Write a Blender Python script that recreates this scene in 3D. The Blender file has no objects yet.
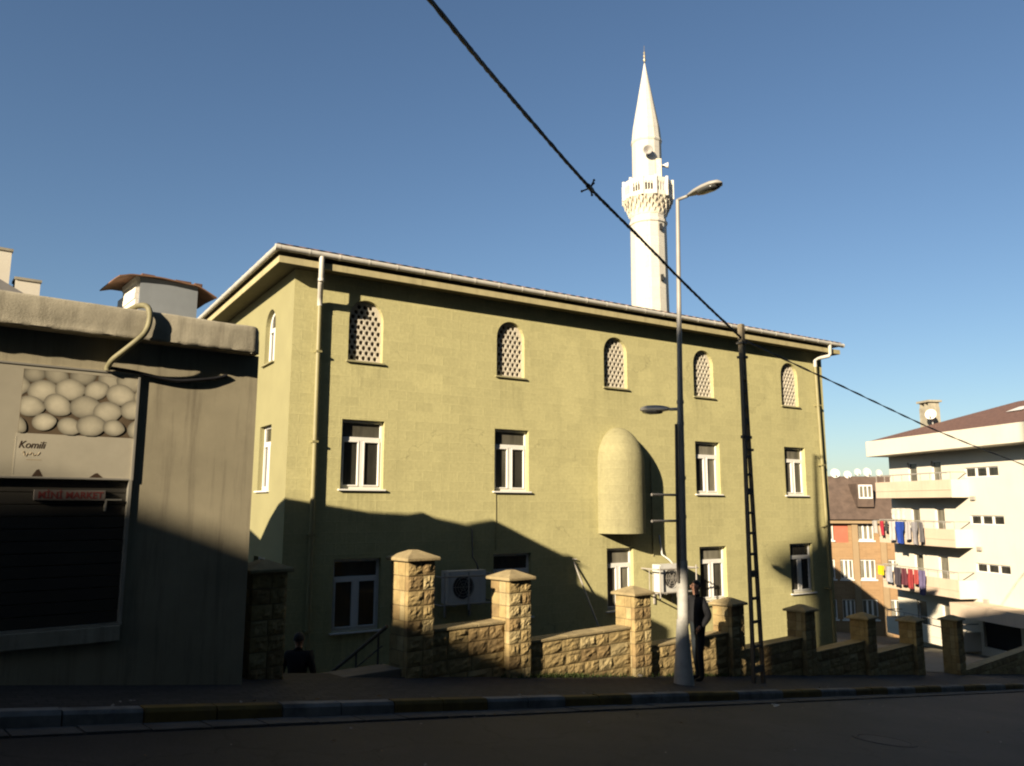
import bpy, bmesh, math, random
from mathutils import Vector, Matrix, noise
from mathutils.geometry import tessellate_polygon
R = math.radians
random.seed(7)
sc = bpy.context.scene
COL = sc.collection

# ------------------------------------------------------------------ frames of reference
# the camera's eye is the origin; the street runs along WD and falls 12.8 %, WN points from the
# mosque's boundary wall across the pavement to the road
WD = Vector((math.sin(R(49)), math.cos(R(49)), 0)); WN = Vector((WD.y, -WD.x, 0))
W0 = Vector((-1.416, 12.0, 0))
def S(t):
    t = max(-70.0, min(60.0, t)); return -2.45 - .128 * t
def Yd(t):
    y = -3.65 if t < 8 else -3.65 - .11 * (t - 8)
    if t > 18: y = S(t)
    return max(y, S(t) - 3.0)
def W(t, off, z=None):
    p = W0 + WD * t + WN * off; p.z = S(t) if z is None else z; return p
STREET_ROT = R(41.0)

# ------------------------------------------------------------------ mesh builder
class MB:
    def __init__(s): s.v = []; s.f = []; s.m = []; s.c = None
    def add(s, vs, fs, m=0):
        b = len(s.v); s.v += [tuple(p) for p in vs]
        s.f += [tuple(b + i for i in f) for f in fs]; s.m += [m] * len(fs); return s
    def box(s, x0, x1, y0, y1, z0, z1, m=0):
        return s.add([(x0,y0,z0),(x1,y0,z0),(x1,y1,z0),(x0,y1,z0),(x0,y0,z1),(x1,y0,z1),(x1,y1,z1),(x0,y1,z1)],
              [(0,3,2,1),(4,5,6,7),(0,1,5,4),(1,2,6,5),(2,3,7,6),(3,0,4,7)], m)
    def tube(s, pts, r, n=8, m=0, cap=True):
        pts = [Vector(p) for p in pts]; rs = r if isinstance(r, (list, tuple)) else [r] * len(pts)
        vs = []; prev = None
        for i, p in enumerate(pts):
            a = pts[max(i-1,0)]; b = pts[min(i+1,len(pts)-1)]; t = (b - a).normalized()
            if prev is None:
                u = t.cross(Vector((0,0,1)));
                if u.length < .01: u = t.cross(Vector((0,1,0)))
            else: u = prev - t * prev.dot(t)
            u.normalize(); prev = u; w = t.cross(u)
            for k in range(n):
                q = 2*math.pi*k/n; vs.append(p + (u*math.cos(q) + w*math.sin(q)) * rs[i])
        fs = [(i*n+k, i*n+(k+1)%n, (i+1)*n+(k+1)%n, (i+1)*n+k) for i in range(len(pts)-1) for k in range(n)]
        if cap: fs += [tuple(range(n))[::-1], tuple((len(pts)-1)*n+k for k in range(n))]
        return s.add(vs, fs, m)
    def lathe(s, prof, n=16, cx=0, cy=0, m=0, a0=0, cap=True):
        vs = [(cx+r*math.cos(a0+2*math.pi*k/n), cy+r*math.sin(a0+2*math.pi*k/n), z) for r, z in prof for k in range(n)]
        fs = [(i*n+k, i*n+(k+1)%n, (i+1)*n+(k+1)%n, (i+1)*n+k) for i in range(len(prof)-1) for k in range(n)]
        if cap: fs += [tuple(range(n))[::-1], tuple((len(prof)-1)*n+k for k in range(n))]
        return s.add(vs, fs, m)
    def prism(s, poly, y0, y1, m=0):        # poly in (x,z)
        n = len(poly)
        vs = [(x,y0,z) for x,z in poly] + [(x,y1,z) for x,z in poly]
        fs = [(i,(i+1)%n,n+(i+1)%n,n+i) for i in range(n)]
        for tri in tessellate_polygon([[Vector((x,z,0)) for x,z in poly]]):
            fs.append(tuple(tri)); fs.append(tuple(n+i for i in tri))
        return s.add(vs, fs, m)
    def panel(s, outer, holes, fmap, depth, m=0, mr=0):
        """flat wall with real openings; fmap(a, z, d) places a point d deep; reveals run back by depth"""
        loops = [outer] + holes
        flat = [p for l in loops for p in l]
        tris = tessellate_polygon([[Vector((a,z,0)) for a,z in l] for l in loops])
        s.add([fmap(a,z,0) for a,z in flat], [tuple(t) for t in tris], m)
        for h in holes:
            n = len(h)
            s.add([fmap(a,z,0) for a,z in h] + [fmap(a,z,depth) for a,z in h],
                  [(i,(i+1)%n,n+(i+1)%n,n+i) for i in range(n)], mr)
        return s
    def grid(s, fn, us, ws, m=0):
        b = [fn(u,w) for w in ws for u in us]; n = len(us)
        return s.add(b, [(j*n+i, j*n+i+1, (j+1)*n+i+1, (j+1)*n+i) for j in range(len(ws)-1) for i in range(n-1)], m)
    def build(s, name, mats, parent=None, bevel=0, smooth=False, angle=None):
        me = bpy.data.meshes.new(name); me.from_pydata(s.v, [], s.f)
        mats = mats if isinstance(mats, (list, tuple)) else [mats]
        for q in mats: me.materials.append(q)
        me.polygons.foreach_set('material_index', s.m)
        bm = bmesh.new(); bm.from_mesh(me); bmesh.ops.recalc_face_normals(bm, faces=bm.faces); bm.to_mesh(me); bm.free()
        if smooth:
            me.polygons.foreach_set('use_smooth', [True]*len(me.polygons))
            if angle: me.set_sharp_from_angle(angle=R(angle))
        me.update()
        o = bpy.data.objects.new(name, me); COL.objects.link(o)
        if parent: o.parent = parent
        if bevel:
            b = o.modifiers.new('bevel','BEVEL'); b.width = bevel; b.segments = 2; b.limit_method = 'ANGLE'; b.angle_limit = R(40)
        return o

def tag(o, label=None, cat=None, group=None, kind=None):
    if label: o['label'] = label
    if cat: o['category'] = cat; o['kind'] = kind or 'thing'
    if group: o['group'] = group
    if kind: o['kind'] = kind
    return o
def empty(name, loc, rz=0, label=None, cat=None, group=None):
    o = bpy.data.objects.new(name, None); COL.objects.link(o); o.location = loc; o.rotation_euler = (0,0,rz)
    o.empty_display_size = .2
    return tag(o, label, cat, group)
def copy_tree(o, parent=None):
    c = o.copy(); COL.objects.link(c); c.parent = parent
    for ch in list(o.children): copy_tree(ch, c)
    return c

# ------------------------------------------------------------------ materials
def new_mat(name):
    m = bpy.data.materials.new(name); m.use_nodes = True
    nt = m.node_tree; b = nt.nodes['Principled BSDF']; return m, nt, b
def N(nt, t, **kw):
    n = nt.nodes.new(t)
    for k, v in kw.items(): setattr(n, k, v)
    return n
def mixc(nt, fac, a, b, mode='MIX'):
    n = N(nt, 'ShaderNodeMix', data_type='RGBA', blend_type=mode)
    for sock, v in ((n.inputs[0], fac), (n.inputs[6], a), (n.inputs[7], b)):
        if hasattr(v, 'is_linked') or hasattr(v, 'links'): nt.links.new(v, sock)
        else: sock.default_value = v if not isinstance(v, tuple) else (*v[:3], 1)
    return n.outputs[2]
def ramp(nt, src, p0, p1, c0=(0,0,0), c1=(1,1,1)):
    n = N(nt, 'ShaderNodeValToRGB'); e = n.color_ramp.elements
    e[0].position = p0; e[1].position = p1; e[0].color = (*c0,1); e[1].color = (*c1,1)
    nt.links.new(src, n.inputs[0]); return n.outputs[0]
def noise_tex(nt, vec, scale, detail=5, rough=.6):
    n = N(nt, 'ShaderNodeTexNoise'); n.inputs['Scale'].default_value = scale; n.inputs['Detail'].default_value = detail
    n.inputs['Roughness'].default_value = rough; nt.links.new(vec, n.inputs['Vector']); return n.outputs[0]
def mapping(nt, vec, scale=(1,1,1)):
    n = N(nt, 'ShaderNodeMapping'); n.inputs['Scale'].default_value = scale; nt.links.new(vec, n.inputs[0]); return n.outputs[0]
def add_bump(nt, b, h, strength, dist=.02):
    n = N(nt, 'ShaderNodeBump'); n.inputs['Strength'].default_value = strength; n.inputs['Distance'].default_value = dist
    nt.links.new(h, n.inputs['Height']); nt.links.new(n.outputs[0], b.inputs['Normal']); return n
def hexc(c, k): return tuple(min(1, x*k) for x in c)
def pmat(name, col, rough=.8, var=.25, scale=2.0, dirt=.0, dirtcol=(.04,.035,.03), bump=.0, bscale=40, metal=0, spec=.35, streak=0, coat=0):
    m, nt, b = new_mat(name)
    tc = N(nt, 'ShaderNodeTexCoord').outputs['Object']
    f = ramp(nt, noise_tex(nt, tc, scale), .3, .7)
    c = mixc(nt, f, hexc(col, 1-var), hexc(col, 1+var*.6))
    if streak:
        fs = ramp(nt, noise_tex(nt, mapping(nt, tc, (5,5,.35)), 1.5, 6, .7), .5, .72)
        mm = N(nt, 'ShaderNodeMath', operation='MULTIPLY'); nt.links.new(fs, mm.inputs[0]); mm.inputs[1].default_value = streak
        c = mixc(nt, mm.outputs[0], c, dirtcol)
    if dirt:
        fd = ramp(nt, noise_tex(nt, tc, scale*.6, 8, .7), .5, .75)
        mm = N(nt, 'ShaderNodeMath', operation='MULTIPLY'); nt.links.new(fd, mm.inputs[0]); mm.inputs[1].default_value = dirt
        c = mixc(nt, mm.outputs[0], c, dirtcol)
    nt.links.new(c, b.inputs['Base Color'])
    b.inputs['Roughness'].default_value = rough; b.inputs['Metallic'].default_value = metal
    b.inputs['Specular IOR Level'].default_value = spec
    if bump: add_bump(nt, b, noise_tex(nt, tc, bscale, 6, .65), bump)
    return m
def block_mat(name, col, bw=.42, bh=.21, mortar=.012, joint=.93, var=.16, bump=.35, dirt=.25, xy=False, raised=True, sills=(), cracks=0):
    m, nt, b = new_mat(name)
    tc = N(nt, 'ShaderNodeTexCoord').outputs['Object']
    sp = N(nt, 'ShaderNodeSeparateXYZ'); nt.links.new(tc, sp.inputs[0])
    cb = N(nt, 'ShaderNodeCombineXYZ')
    if xy:
        nt.links.new(sp.outputs[0], cb.inputs[0]); nt.links.new(sp.outputs[1], cb.inputs[1])
    else:
        ad = N(nt, 'ShaderNodeMath', operation='ADD'); nt.links.new(sp.outputs[0], ad.inputs[0]); nt.links.new(sp.outputs[1], ad.inputs[1])
        nt.links.new(ad.outputs[0], cb.inputs[0]); nt.links.new(sp.outputs[2], cb.inputs[1])
    # slight wobble so that the courses are not ruler-straight
    wob = N(nt, 'ShaderNodeTexNoise'); wob.inputs['Scale'].default_value = 1.3; nt.links.new(tc, wob.inputs['Vector'])
    vm = N(nt, 'ShaderNodeVectorMath', operation='MULTIPLY_ADD'); nt.links.new(wob.outputs['Color'], vm.inputs[0])
    vm.inputs[1].default_value = (.03,.03,0); nt.links.new(cb.outputs[0], vm.inputs[2])
    br = N(nt, 'ShaderNodeTexBrick'); nt.links.new(vm.outputs[0], br.inputs['Vector'])
    br.inputs['Scale'].default_value = 1; br.inputs['Brick Width'].default_value = bw; br.inputs['Row Height'].default_value = bh
    br.inputs['Mortar Size'].default_value = mortar; br.inputs['Mortar Smooth'].default_value = .4
    br.inputs['Color1'].default_value = (*hexc(col, 1-var),1); br.inputs['Color2'].default_value = (*hexc(col,1+var*.5),1)
    br.inputs['Mortar'].default_value = (*hexc(col, joint),1)
    big = ramp(nt, noise_tex(nt, tc, .55, 6, .6), .35, .7)
    c = mixc(nt, big, br.outputs['Color'], hexc(col, .93), 'MIX')
    n2 = N(nt, 'ShaderNodeMix', data_type='RGBA'); n2.inputs[0].default_value = .45
    nt.links.new(br.outputs['Color'], n2.inputs[6]); nt.links.new(c, n2.inputs[7]); c = n2.outputs[2]
    fs = ramp(nt, noise_tex(nt, mapping(nt, tc, (3,3,.3)), 1.2, 7, .7), .52, .8)
    mm = N(nt, 'ShaderNodeMath', operation='MULTIPLY'); nt.links.new(fs, mm.inputs[0]); mm.inputs[1].default_value = dirt
    c = mixc(nt, mm.outputs[0], c, hexc(col, .45))
    def mth(op, a, b_=None, c_=None, clamp=False):
        n = N(nt, 'ShaderNodeMath', operation=op, use_clamp=clamp)
        for k_, v_ in enumerate((a, b_, c_)):
            if v_ is None: continue
            if hasattr(v_, 'links'): nt.links.new(v_, n.inputs[k_])
            else: n.inputs[k_].default_value = v_
        return n.outputs[0]
    if sills:
        st_ = ramp(nt, noise_tex(nt, mapping(nt, tc, (11,11,.5)), 1.0, 6, .75), .44, .70)
        tot = None
        for cx_, hw_, zs_, len_ in sills:
            ax = mth('ABSOLUTE', mth('SUBTRACT', sp.outputs[0], cx_))
            mx_ = mth('MULTIPLY_ADD', ax, -9.0, 9.0*hw_, clamp=True)
            mz_ = mth('MULTIPLY_ADD', sp.outputs[2], 1/len_, 1-zs_/len_, clamp=True)
            lo_ = mth('LESS_THAN', sp.outputs[2], zs_)
            q_ = mth('MULTIPLY', mth('MULTIPLY', mx_, mz_), lo_)
            tot = q_ if tot is None else mth('MAXIMUM', tot, q_)
        c = mixc(nt, mth('MULTIPLY', mth('MULTIPLY', tot, st_), .55), c, hexc(col, .38))
    if cracks:
        v = N(nt,'ShaderNodeTexVoronoi'); v.feature = 'DISTANCE_TO_EDGE'; v.inputs['Scale'].default_value = .42
        wv = N(nt,'ShaderNodeVectorMath', operation='MULTIPLY_ADD'); wq = N(nt,'ShaderNodeTexNoise'); wq.inputs['Scale'].default_value = 2.2; wq.inputs['Detail'].default_value = 6
        nt.links.new(tc, wq.inputs['Vector']); nt.links.new(wq.outputs['Color'], wv.inputs[0]); wv.inputs[1].default_value = (.9,.9,.9); nt.links.new(tc, wv.inputs[2]); nt.links.new(wv.outputs[0], v.inputs['Vector'])
        ck = ramp(nt, v.outputs['Distance'], .001, .005, (1,1,1), (0,0,0)); cm = ramp(nt, noise_tex(nt, tc, .5, 3), .52, .6)
        c = mixc(nt, mth('MULTIPLY', mth('MULTIPLY', ck, cm), cracks), c, hexc(col, .35))
        pt_ = ramp(nt, noise_tex(nt, tc, .8, 2, .3), .60, .63)
        c = mixc(nt, mth('MULTIPLY', pt_, .35), c, hexc(col, 1.18))
    fine = ramp(nt, noise_tex(nt, tc, 14, 4, .7), .3, .75, (.86,.86,.86), (1.08,1.08,1.08))
    c = mixc(nt, 1.0, c, fine, 'MULTIPLY')
    nt.links.new(c, b.inputs['Base Color']); b.inputs['Roughness'].default_value = .85; b.inputs['Specular IOR Level'].default_value = .25
    h = N(nt, 'ShaderNodeMath', operation='MULTIPLY_ADD'); nt.links.new(br.outputs['Fac'], h.inputs[0])
    h.inputs[1].default_value = .6 if raised else -1.0
    nt.links.new(noise_tex(nt, tc, 22, 6, .7), h.inputs[2])
    add_bump(nt, b, h.outputs[0], bump, .012)
    return m

M = {}
M['olive'] = block_mat('olive painted blockwork', (.475,.43,.205), joint=1.06, var=.08, bump=.3, dirt=.3, cracks=.5,
    sills=[(x,.42,6.80,1.1) for x in (1.54,5.11,8.25,11.36,14.94)]+[(x,.50,4.18,1.3) for x in (1.55,5.15,11.42,15.02)]+[(x,.54,1.42,1.2) for x in (1.52,5.18,8.30,11.50,15.1)]+[(8.29,.6,3.2,1.2)])
M['olive_side_dimmed'] = pmat('olive smooth side render dimmed for sun', (.275,.25,.122), .88, .08, 1.2, dirt=.15, dirtcol=(.16,.13,.05), bump=.25, bscale=50)  # sunlit wall held down in the colour itself, darker than the facade
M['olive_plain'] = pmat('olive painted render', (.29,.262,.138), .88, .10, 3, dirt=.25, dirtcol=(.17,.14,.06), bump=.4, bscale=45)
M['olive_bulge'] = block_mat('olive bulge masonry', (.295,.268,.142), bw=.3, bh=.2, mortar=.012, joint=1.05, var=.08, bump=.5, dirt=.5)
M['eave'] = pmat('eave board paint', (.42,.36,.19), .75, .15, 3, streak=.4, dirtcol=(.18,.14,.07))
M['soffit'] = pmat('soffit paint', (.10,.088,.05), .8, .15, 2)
M['gutter'] = pmat('white gutter plastic', (.50,.47,.40), .45, .12, 4, streak=.3, dirtcol=(.25,.22,.16), spec=.5)
M['pipe_green'] = pmat('painted downpipe', (.26,.228,.105), .5, .12, 4, spec=.5)
M['tile'] = pmat('clay roof tile', (.17,.092,.065), .8, .35, 6, dirt=.4, dirtcol=(.1,.06,.04))
M['pvc'] = pmat('white window plastic', (.78,.75,.68), .4, .05, 3, spec=.5)
M['glass'] = None
def glass_mat(name, col, rough=.06):
    m, nt, b = new_mat(name)
    tc = N(nt, 'ShaderNodeTexCoord').outputs['Object']
    f = ramp(nt, noise_tex(nt, mapping(nt, tc, (2.5,2.5,.6)), 1.3, 3), .35, .7)
    nt.links.new(mixc(nt, f, hexc(col,.6), hexc(col,1.4)), b.inputs['Base Color'])
    b.inputs['Roughness'].default_value = rough; b.inputs['Specular IOR Level'].default_value = .5
    return m
M['glass'] = glass_mat('dark window glass', (.035,.033,.026))
M['glass_mid'] = glass_mat('window glass over dim curtain', (.085,.078,.058), .08)
M['glass_curtain'] = glass_mat('window glass over net curtain', (.17,.155,.115), .12)
M['grille_back'] = pmat('brown shade behind grille', (.12,.085,.045), .7, .3, 6)
M['plaster_white'] = pmat('white plaster grille', (.52,.465,.36), .8, .12, 6, dirt=.2)
M['minaret'] = block_mat('white minaret paint', (.60,.555,.455), bw=1.1, bh=.55, mortar=.014, joint=.86, var=.05, bump=.3, dirt=.25, raised=False)
M['minaret_stone'] = pmat('weathered white stone', (.66,.59,.45), .8, .2, 3, dirt=.5, dirtcol=(.22,.17,.1))
M['minaret_stone2'] = pmat('pale carved stone', (.72,.66,.54), .8, .15, 4, dirt=.45, dirtcol=(.35,.28,.18))
M['iron'] = pmat('worn cast iron', (.055,.05,.045), .75, .4, 14, dirt=.5, dirtcol=(.02,.018,.016), bump=.6, bscale=60)
M['dark'] = pmat('dark opening', (.02,.02,.02), .9, .1)
M['lead'] = pmat('finial metal', (.35,.30,.2), .4, .1, 3, metal=.6)
M['horn'] = pmat('loudspeaker grey plastic', (.30,.28,.25), .5, .1, 3)
M['conc'] = pmat('weathered concrete', (.37,.33,.24), .9, .25, 1.6, dirt=.45, dirtcol=(.1,.085,.06), bump=.2, bscale=45, streak=.5)
M['render_grey'] = pmat('grey cement render', (.305,.265,.175), .9, .18, 1.1, dirt=.35, dirtcol=(.11,.09,.06), bump=.12, bscale=70, streak=.55)
M['steel_sheet'] = pmat('galvanised sheet', (.36,.385,.40), .5, .15, 2, metal=.35)
M['rust'] = pmat('rusty sheet', (.22,.12,.07), .8, .4, 4, dirt=.5, dirtcol=(.06,.035,.02))
M['foam'] = pmat('white foam board', (.75,.70,.6), .9, .1, 5)
M['hose'] = pmat('old olive hose', (.19,.17,.09), .6, .3, 8)
M['black_cable'] = pmat('black cable rubber', (.012,.012,.014), .55, .2, 8)
M['lampgrey'] = pmat('grey painted steel', (.30,.28,.24), .5, .12, 3, spec=.5)
M['lamp_base'] = pmat('whitewashed lamp base', (.40,.385,.34), .75, .2, 4, dirt=.4)
M['lamp_glass'] = pmat('lamp cover', (.06,.06,.055), .2, .1, 3, spec=.5)
M['steel_dark'] = pmat('dark painted steel', (.10,.09,.075), .6, .25, 3, dirt=.4, dirtcol=(.08,.04,.02))
M['wood'] = pmat('pale timber', (.27,.22,.14), .8, .25, 5)
M['stone'] = pmat('yellow rock faced stone', (.35,.255,.11), .9, .3, 5.5, dirt=.35, dirtcol=(.16,.1,.045), bump=.55, bscale=30)
M['stone_b'] = pmat('brown rock faced stone', (.27,.185,.08), .9, .3, 5.5, dirt=.45, dirtcol=(.12,.08,.04), bump=.55, bscale=30)
M['stone_c'] = pmat('pale rock faced stone', (.40,.31,.15), .9, .25, 5.5, dirt=.3, dirtcol=(.2,.14,.07), bump=.55, bscale=30)
M['stone_cap'] = pmat('stone coping', (.33,.255,.13), .9, .25, 5, dirt=.5, dirtcol=(.12,.09,.05), bump=.4, bscale=40)
M['mortar'] = pmat('mortar', (.20,.15,.08), .95, .2, 6)
M['ac_white'] = pmat('air conditioner enamel', (.62,.60,.54), .5, .08, 2, streak=.15)
M['ac_dark'] = pmat('fan opening', (.04,.04,.04), .7, .1)
M['metal_grey'] = pmat('grey steel bar', (.35,.32,.27), .5, .15, 4)
M['yellow'] = pmat('yellow kerb paint', (.15,.10,.025), .9, .35, 3, dirt=.7)
M['white_k'] = pmat('white kerb paint', (.19,.185,.17), .9, .4, 3, dirt=.8)
M['asphalt'] = pmat('asphalt', (.027,.0255,.024), .85, .3, .7, dirt=.5, dirtcol=(.016,.0155,.015), bump=.5, bscale=120)
def asphalt_mat():
    m, nt, b = new_mat('worn asphalt'); tc = N(nt,'ShaderNodeTexCoord').outputs['Object']
    big = ramp(nt, noise_tex(nt, tc, .35, 5, .6), .38, .66); fine = ramp(nt, noise_tex(nt, tc, 55, 3, .7), .35, .7, (.55,.55,.55), (1.5,1.5,1.5))
    c = mixc(nt, big, (.017,.016,.015), (.042,.037,.033))
    v = N(nt,'ShaderNodeTexVoronoi'); v.feature = 'DISTANCE_TO_EDGE'; v.inputs['Scale'].default_value = .8
    wv = N(nt,'ShaderNodeVectorMath', operation='MULTIPLY_ADD'); wn_ = N(nt,'ShaderNodeTexNoise'); wn_.inputs['Scale'].default_value = 2.5; wn_.inputs['Detail'].default_value = 5
    nt.links.new(tc, wn_.inputs['Vector']); nt.links.new(wn_.outputs['Color'], wv.inputs[0]); wv.inputs[1].default_value = (.6,.6,.6); nt.links.new(tc, wv.inputs[2]); nt.links.new(wv.outputs[0], v.inputs['Vector'])
    cr_ = ramp(nt, v.outputs['Distance'], .004, .018, (.35,.35,.35), (1,1,1))
    c = mixc(nt, 1.0, c, fine, 'MULTIPLY'); c = mixc(nt, .85, c, cr_, 'MULTIPLY')
    nt.links.new(c, b.inputs['Base Color']); b.inputs['Roughness'].default_value = .75; b.inputs['Specular IOR Level'].default_value = .4
    add_bump(nt, b, noise_tex(nt, tc, 90, 3, .7), .6, .01); return m
M['asphalt'] = asphalt_mat()
M['slab'] = pmat('gutter slab', (.08,.077,.07), .9, .3, 2, dirt=.5, bump=.3, bscale=60)
M['pave'] = block_mat('pavement blocks', (.06,.055,.048), bw=.22, bh=.11, mortar=.01, joint=.5, var=.25, bump=.4, dirt=.4, xy=True, raised=False)
M['yardc'] = pmat('yard concrete', (.20,.18,.14), .9, .2, .8, dirt=.4, bump=.2)
M['earth'] = pmat('earth', (.12,.105,.07), .95, .3, .3, bump=.4, bscale=3)
M['cream'] = pmat('cream wall paint', (.68,.62,.49), .85, .06, .5, streak=.12, dirtcol=(.5,.42,.28))
M['peach'] = pmat('peach balcony paint', (.60,.47,.34), .85, .08, 1, streak=.2, dirtcol=(.4,.27,.16))
M['brick_brown'] = block_mat('brown brick', (.32,.20,.10), bw=.5, bh=.16, mortar=.015, joint=1.1, var=.15, bump=.2, raised=False)
M['pilaster'] = pmat('tan pilaster', (.30,.21,.115), .85, .1, 1)
M['tile_mosque'] = pmat('pale red roof tile', (.36,.20,.14), .8, .3, 6, dirt=.3, dirtcol=(.15,.1,.07))
M['roof_dark'] = pmat('dark brown roofing', (.11,.075,.055), .8, .3, 2, dirt=.3)
M['redpaint'] = pmat('red balcony panel', (.40,.12,.07), .8, .1, 2)
M['dish'] = pmat('satellite dish white', (.72,.68,.60), .6, .06, 3)
M['grass'] = pmat('weeds', (.06,.085,.02), .8, .4, 6)
M['jacket'] = pmat('black jacket cloth', (.012,.012,.014), .85, .3, 9)
M['trousers'] = pmat('dark trousers cloth', (.02,.026,.03), .85, .3, 9)
M['skin'] = pmat('skin', (.42,.22,.14), .55, .1, 9)
M['hair'] = pmat('greying dark hair', (.03,.026,.022), .7, .3, 20)
M['shoe'] = pmat('black shoe leather', (.015,.013,.012), .5, .2, 9)
M['poster'] = pmat('faded poster print', (.34,.305,.225), .5, .12, 1.6, dirt=.18, dirtcol=(.25,.2,.12), spec=.4)
M['poster_crate'] = pmat('poster crate board', (.39,.35,.26), .5, .12, 2.4, dirt=.2, dirtcol=(.3,.24,.14), spec=.4)
M['ink'] = pmat('brown ink', (.05,.028,.014), .6, .1)
M['ink_pale'] = pmat('pale brown ink', (.36,.28,.17), .6, .1)
M['ink_mid'] = pmat('mid brown ink', (.10,.07,.04), .6, .2, 5)
M['frame_al'] = pmat('aluminium frame', (.42,.39,.32), .4, .1, 3, metal=.5)
M['shutter'] = pmat('dark shop shutter', (.035,.032,.026), .45, .2, 2, dirt=.3)
M['signpale'] = pmat('pale sign strip', (.13,.11,.095), .7, .12, 4)
M['signred'] = pmat('red sign lettering', (.15,.03,.025), .6, .1)
M['opp_wall'] = pmat('old ochre house paint', (.24,.21,.17), .9, .12, .5, streak=.3, dirtcol=(.12,.1,.07))
M['opp_wall2'] = pmat('old grey house paint', (.20,.195,.18), .9, .12, .5, streak=.3, dirtcol=(.12,.1,.07))
M['grey_roof'] = pmat('grey roof sheet', (.20,.19,.18), .7, .15, 2)
def colmat(name, c): return pmat(name, c, .85, .15, 8)

# ------------------------------------------------------------------ world, sun, camera
SUN_AZ, SUN_TAN = 32.5, .3914
SUN_EL = math.atan(SUN_TAN)
world = bpy.data.worlds.new('World'); sc.world = world; world.use_nodes = True
wt = world.node_tree; bg = wt.nodes['Background']
sky = wt.nodes.new('ShaderNodeTexSky'); sky.sky_type = 'NISHITA'; sky.sun_disc = False
sky.sun_elevation = SUN_EL; sky.sun_rotation = R(180 + SUN_AZ); sky.altitude = 60
sky.air_density = 1.1; sky.dust_density = .5; sky.ozone_density = 3.6
wt.links.new(sky.outputs[0], bg.inputs[0]); bg.inputs[1].default_value = .05
sl = bpy.data.lights.new('sun', 'SUN'); sl.energy = 5.0; sl.angle = R(.53); sl.color = (1.0, .86, .66)
so = bpy.data.objects.new('sun', sl); COL.objects.link(so)
ldir = Vector((math.sin(R(SUN_AZ))*math.cos(SUN_EL), math.cos(R(SUN_AZ))*math.cos(SUN_EL), -math.sin(SUN_EL)))
so.rotation_euler = ldir.to_track_quat('-Z', 'Y').to_euler(); so.location = (-20,-30,30)
cd = bpy.data.cameras.new('camera'); cam = bpy.data.objects.new('camera', cd); COL.objects.link(cam)
cd.sensor_width = 36; cd.lens = 36*795/1024; cd.clip_end = 3000; cd.clip_start = .05
pr, rr = R(8.73), R(.19)
fwd = Vector((0, math.cos(pr), math.sin(pr))); up0 = Vector((0, -math.sin(pr), math.cos(pr))); rt0 = Vector((1,0,0))
# a point at screen (x,y) maps with a small roll
rt = rt0*math.cos(rr) + up0*math.sin(rr); up = up0*math.cos(rr) - rt0*math.sin(rr)
cam.matrix_world = Matrix(((rt.x,up.x,-fwd.x,0),(rt.y,up.y,-fwd.y,0),(rt.z,up.z,-fwd.z,0),(0,0,0,1)))
sc.camera = cam
sc.view_settings.view_transform = 'Standard'; sc.view_settings.look = 'None'; sc.view_settings.gamma = 1
sc.view_settings.use_curve_mapping = False; sc.view_settings.exposure = 1.15
sc.cycles.use_denoising = True; sc.cycles.filter_width = 2.1
sc.cycles.max_bounces = 6; sc.cycles.diffuse_bounces = 1

# ------------------------------------------------------------------ setting: terrain, road, pavement, kerb, yard
def frange(a, b, st):
    n = max(1, int(round((b-a)/st))); return [a + (b-a)*i/n for i in range(n+1)]
tt = [-700,-300,-150] + frange(-70, 60, 2) + [150,300,700]
oo = [-700,-300,-120,-60,-40,-25,-14,-8,-4,-2.4,-.6,-.35,0,2,5,8,10,12,16,30,60,120,300,700]
def terr(t, o):
    z = S(t) - .32 if o > -.5 else Yd(t) - .08
    return tuple(W(t, o, z))
tag(MB().grid(terr, tt, oo).build('terrain', M['earth']), kind='structure')
ts = frange(-70, 60, 1.0)
tag(MB().grid(lambda t,o: tuple(W(t, o, S(t) - .13 + .05*(1-((o-5.5)/3.7)**2))), ts, frange(1.8, 9.2, .74)).build('road', M['asphalt'], smooth=True), kind='structure')
def swz(t, o): return S(t) + .006*noise.noise(Vector((t*.9, o*1.3, 2)))
pav = MB()
# textured in its own street frame so that the pavers follow the kerb
pv_o = []
mb = MB().grid(lambda x,y: (x, y, S(x) + .006*noise.noise(Vector((x*.9,y*1.3,2)))+2.45), frange(-70,60,.5), frange(-1.71,.3,.33))
p_ = mb.build('pavement', M['pave'], smooth=True); p_.location = (W0.x, W0.y, -2.45); p_.rotation_euler = (0,0,STREET_ROT); tag(p_, kind='structure')
mb = MB().grid(lambda x,y: (x, y, S(x)+2.45), frange(-70,60,1), frange(-12.5,-9.32,.8))
p_ = mb.build('far_pavement', M['pave']); p_.location = (W0.x, W0.y, -2.45); p_.rotation_euler = (0,0,STREET_ROT); tag(p_, kind='structure')
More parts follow.
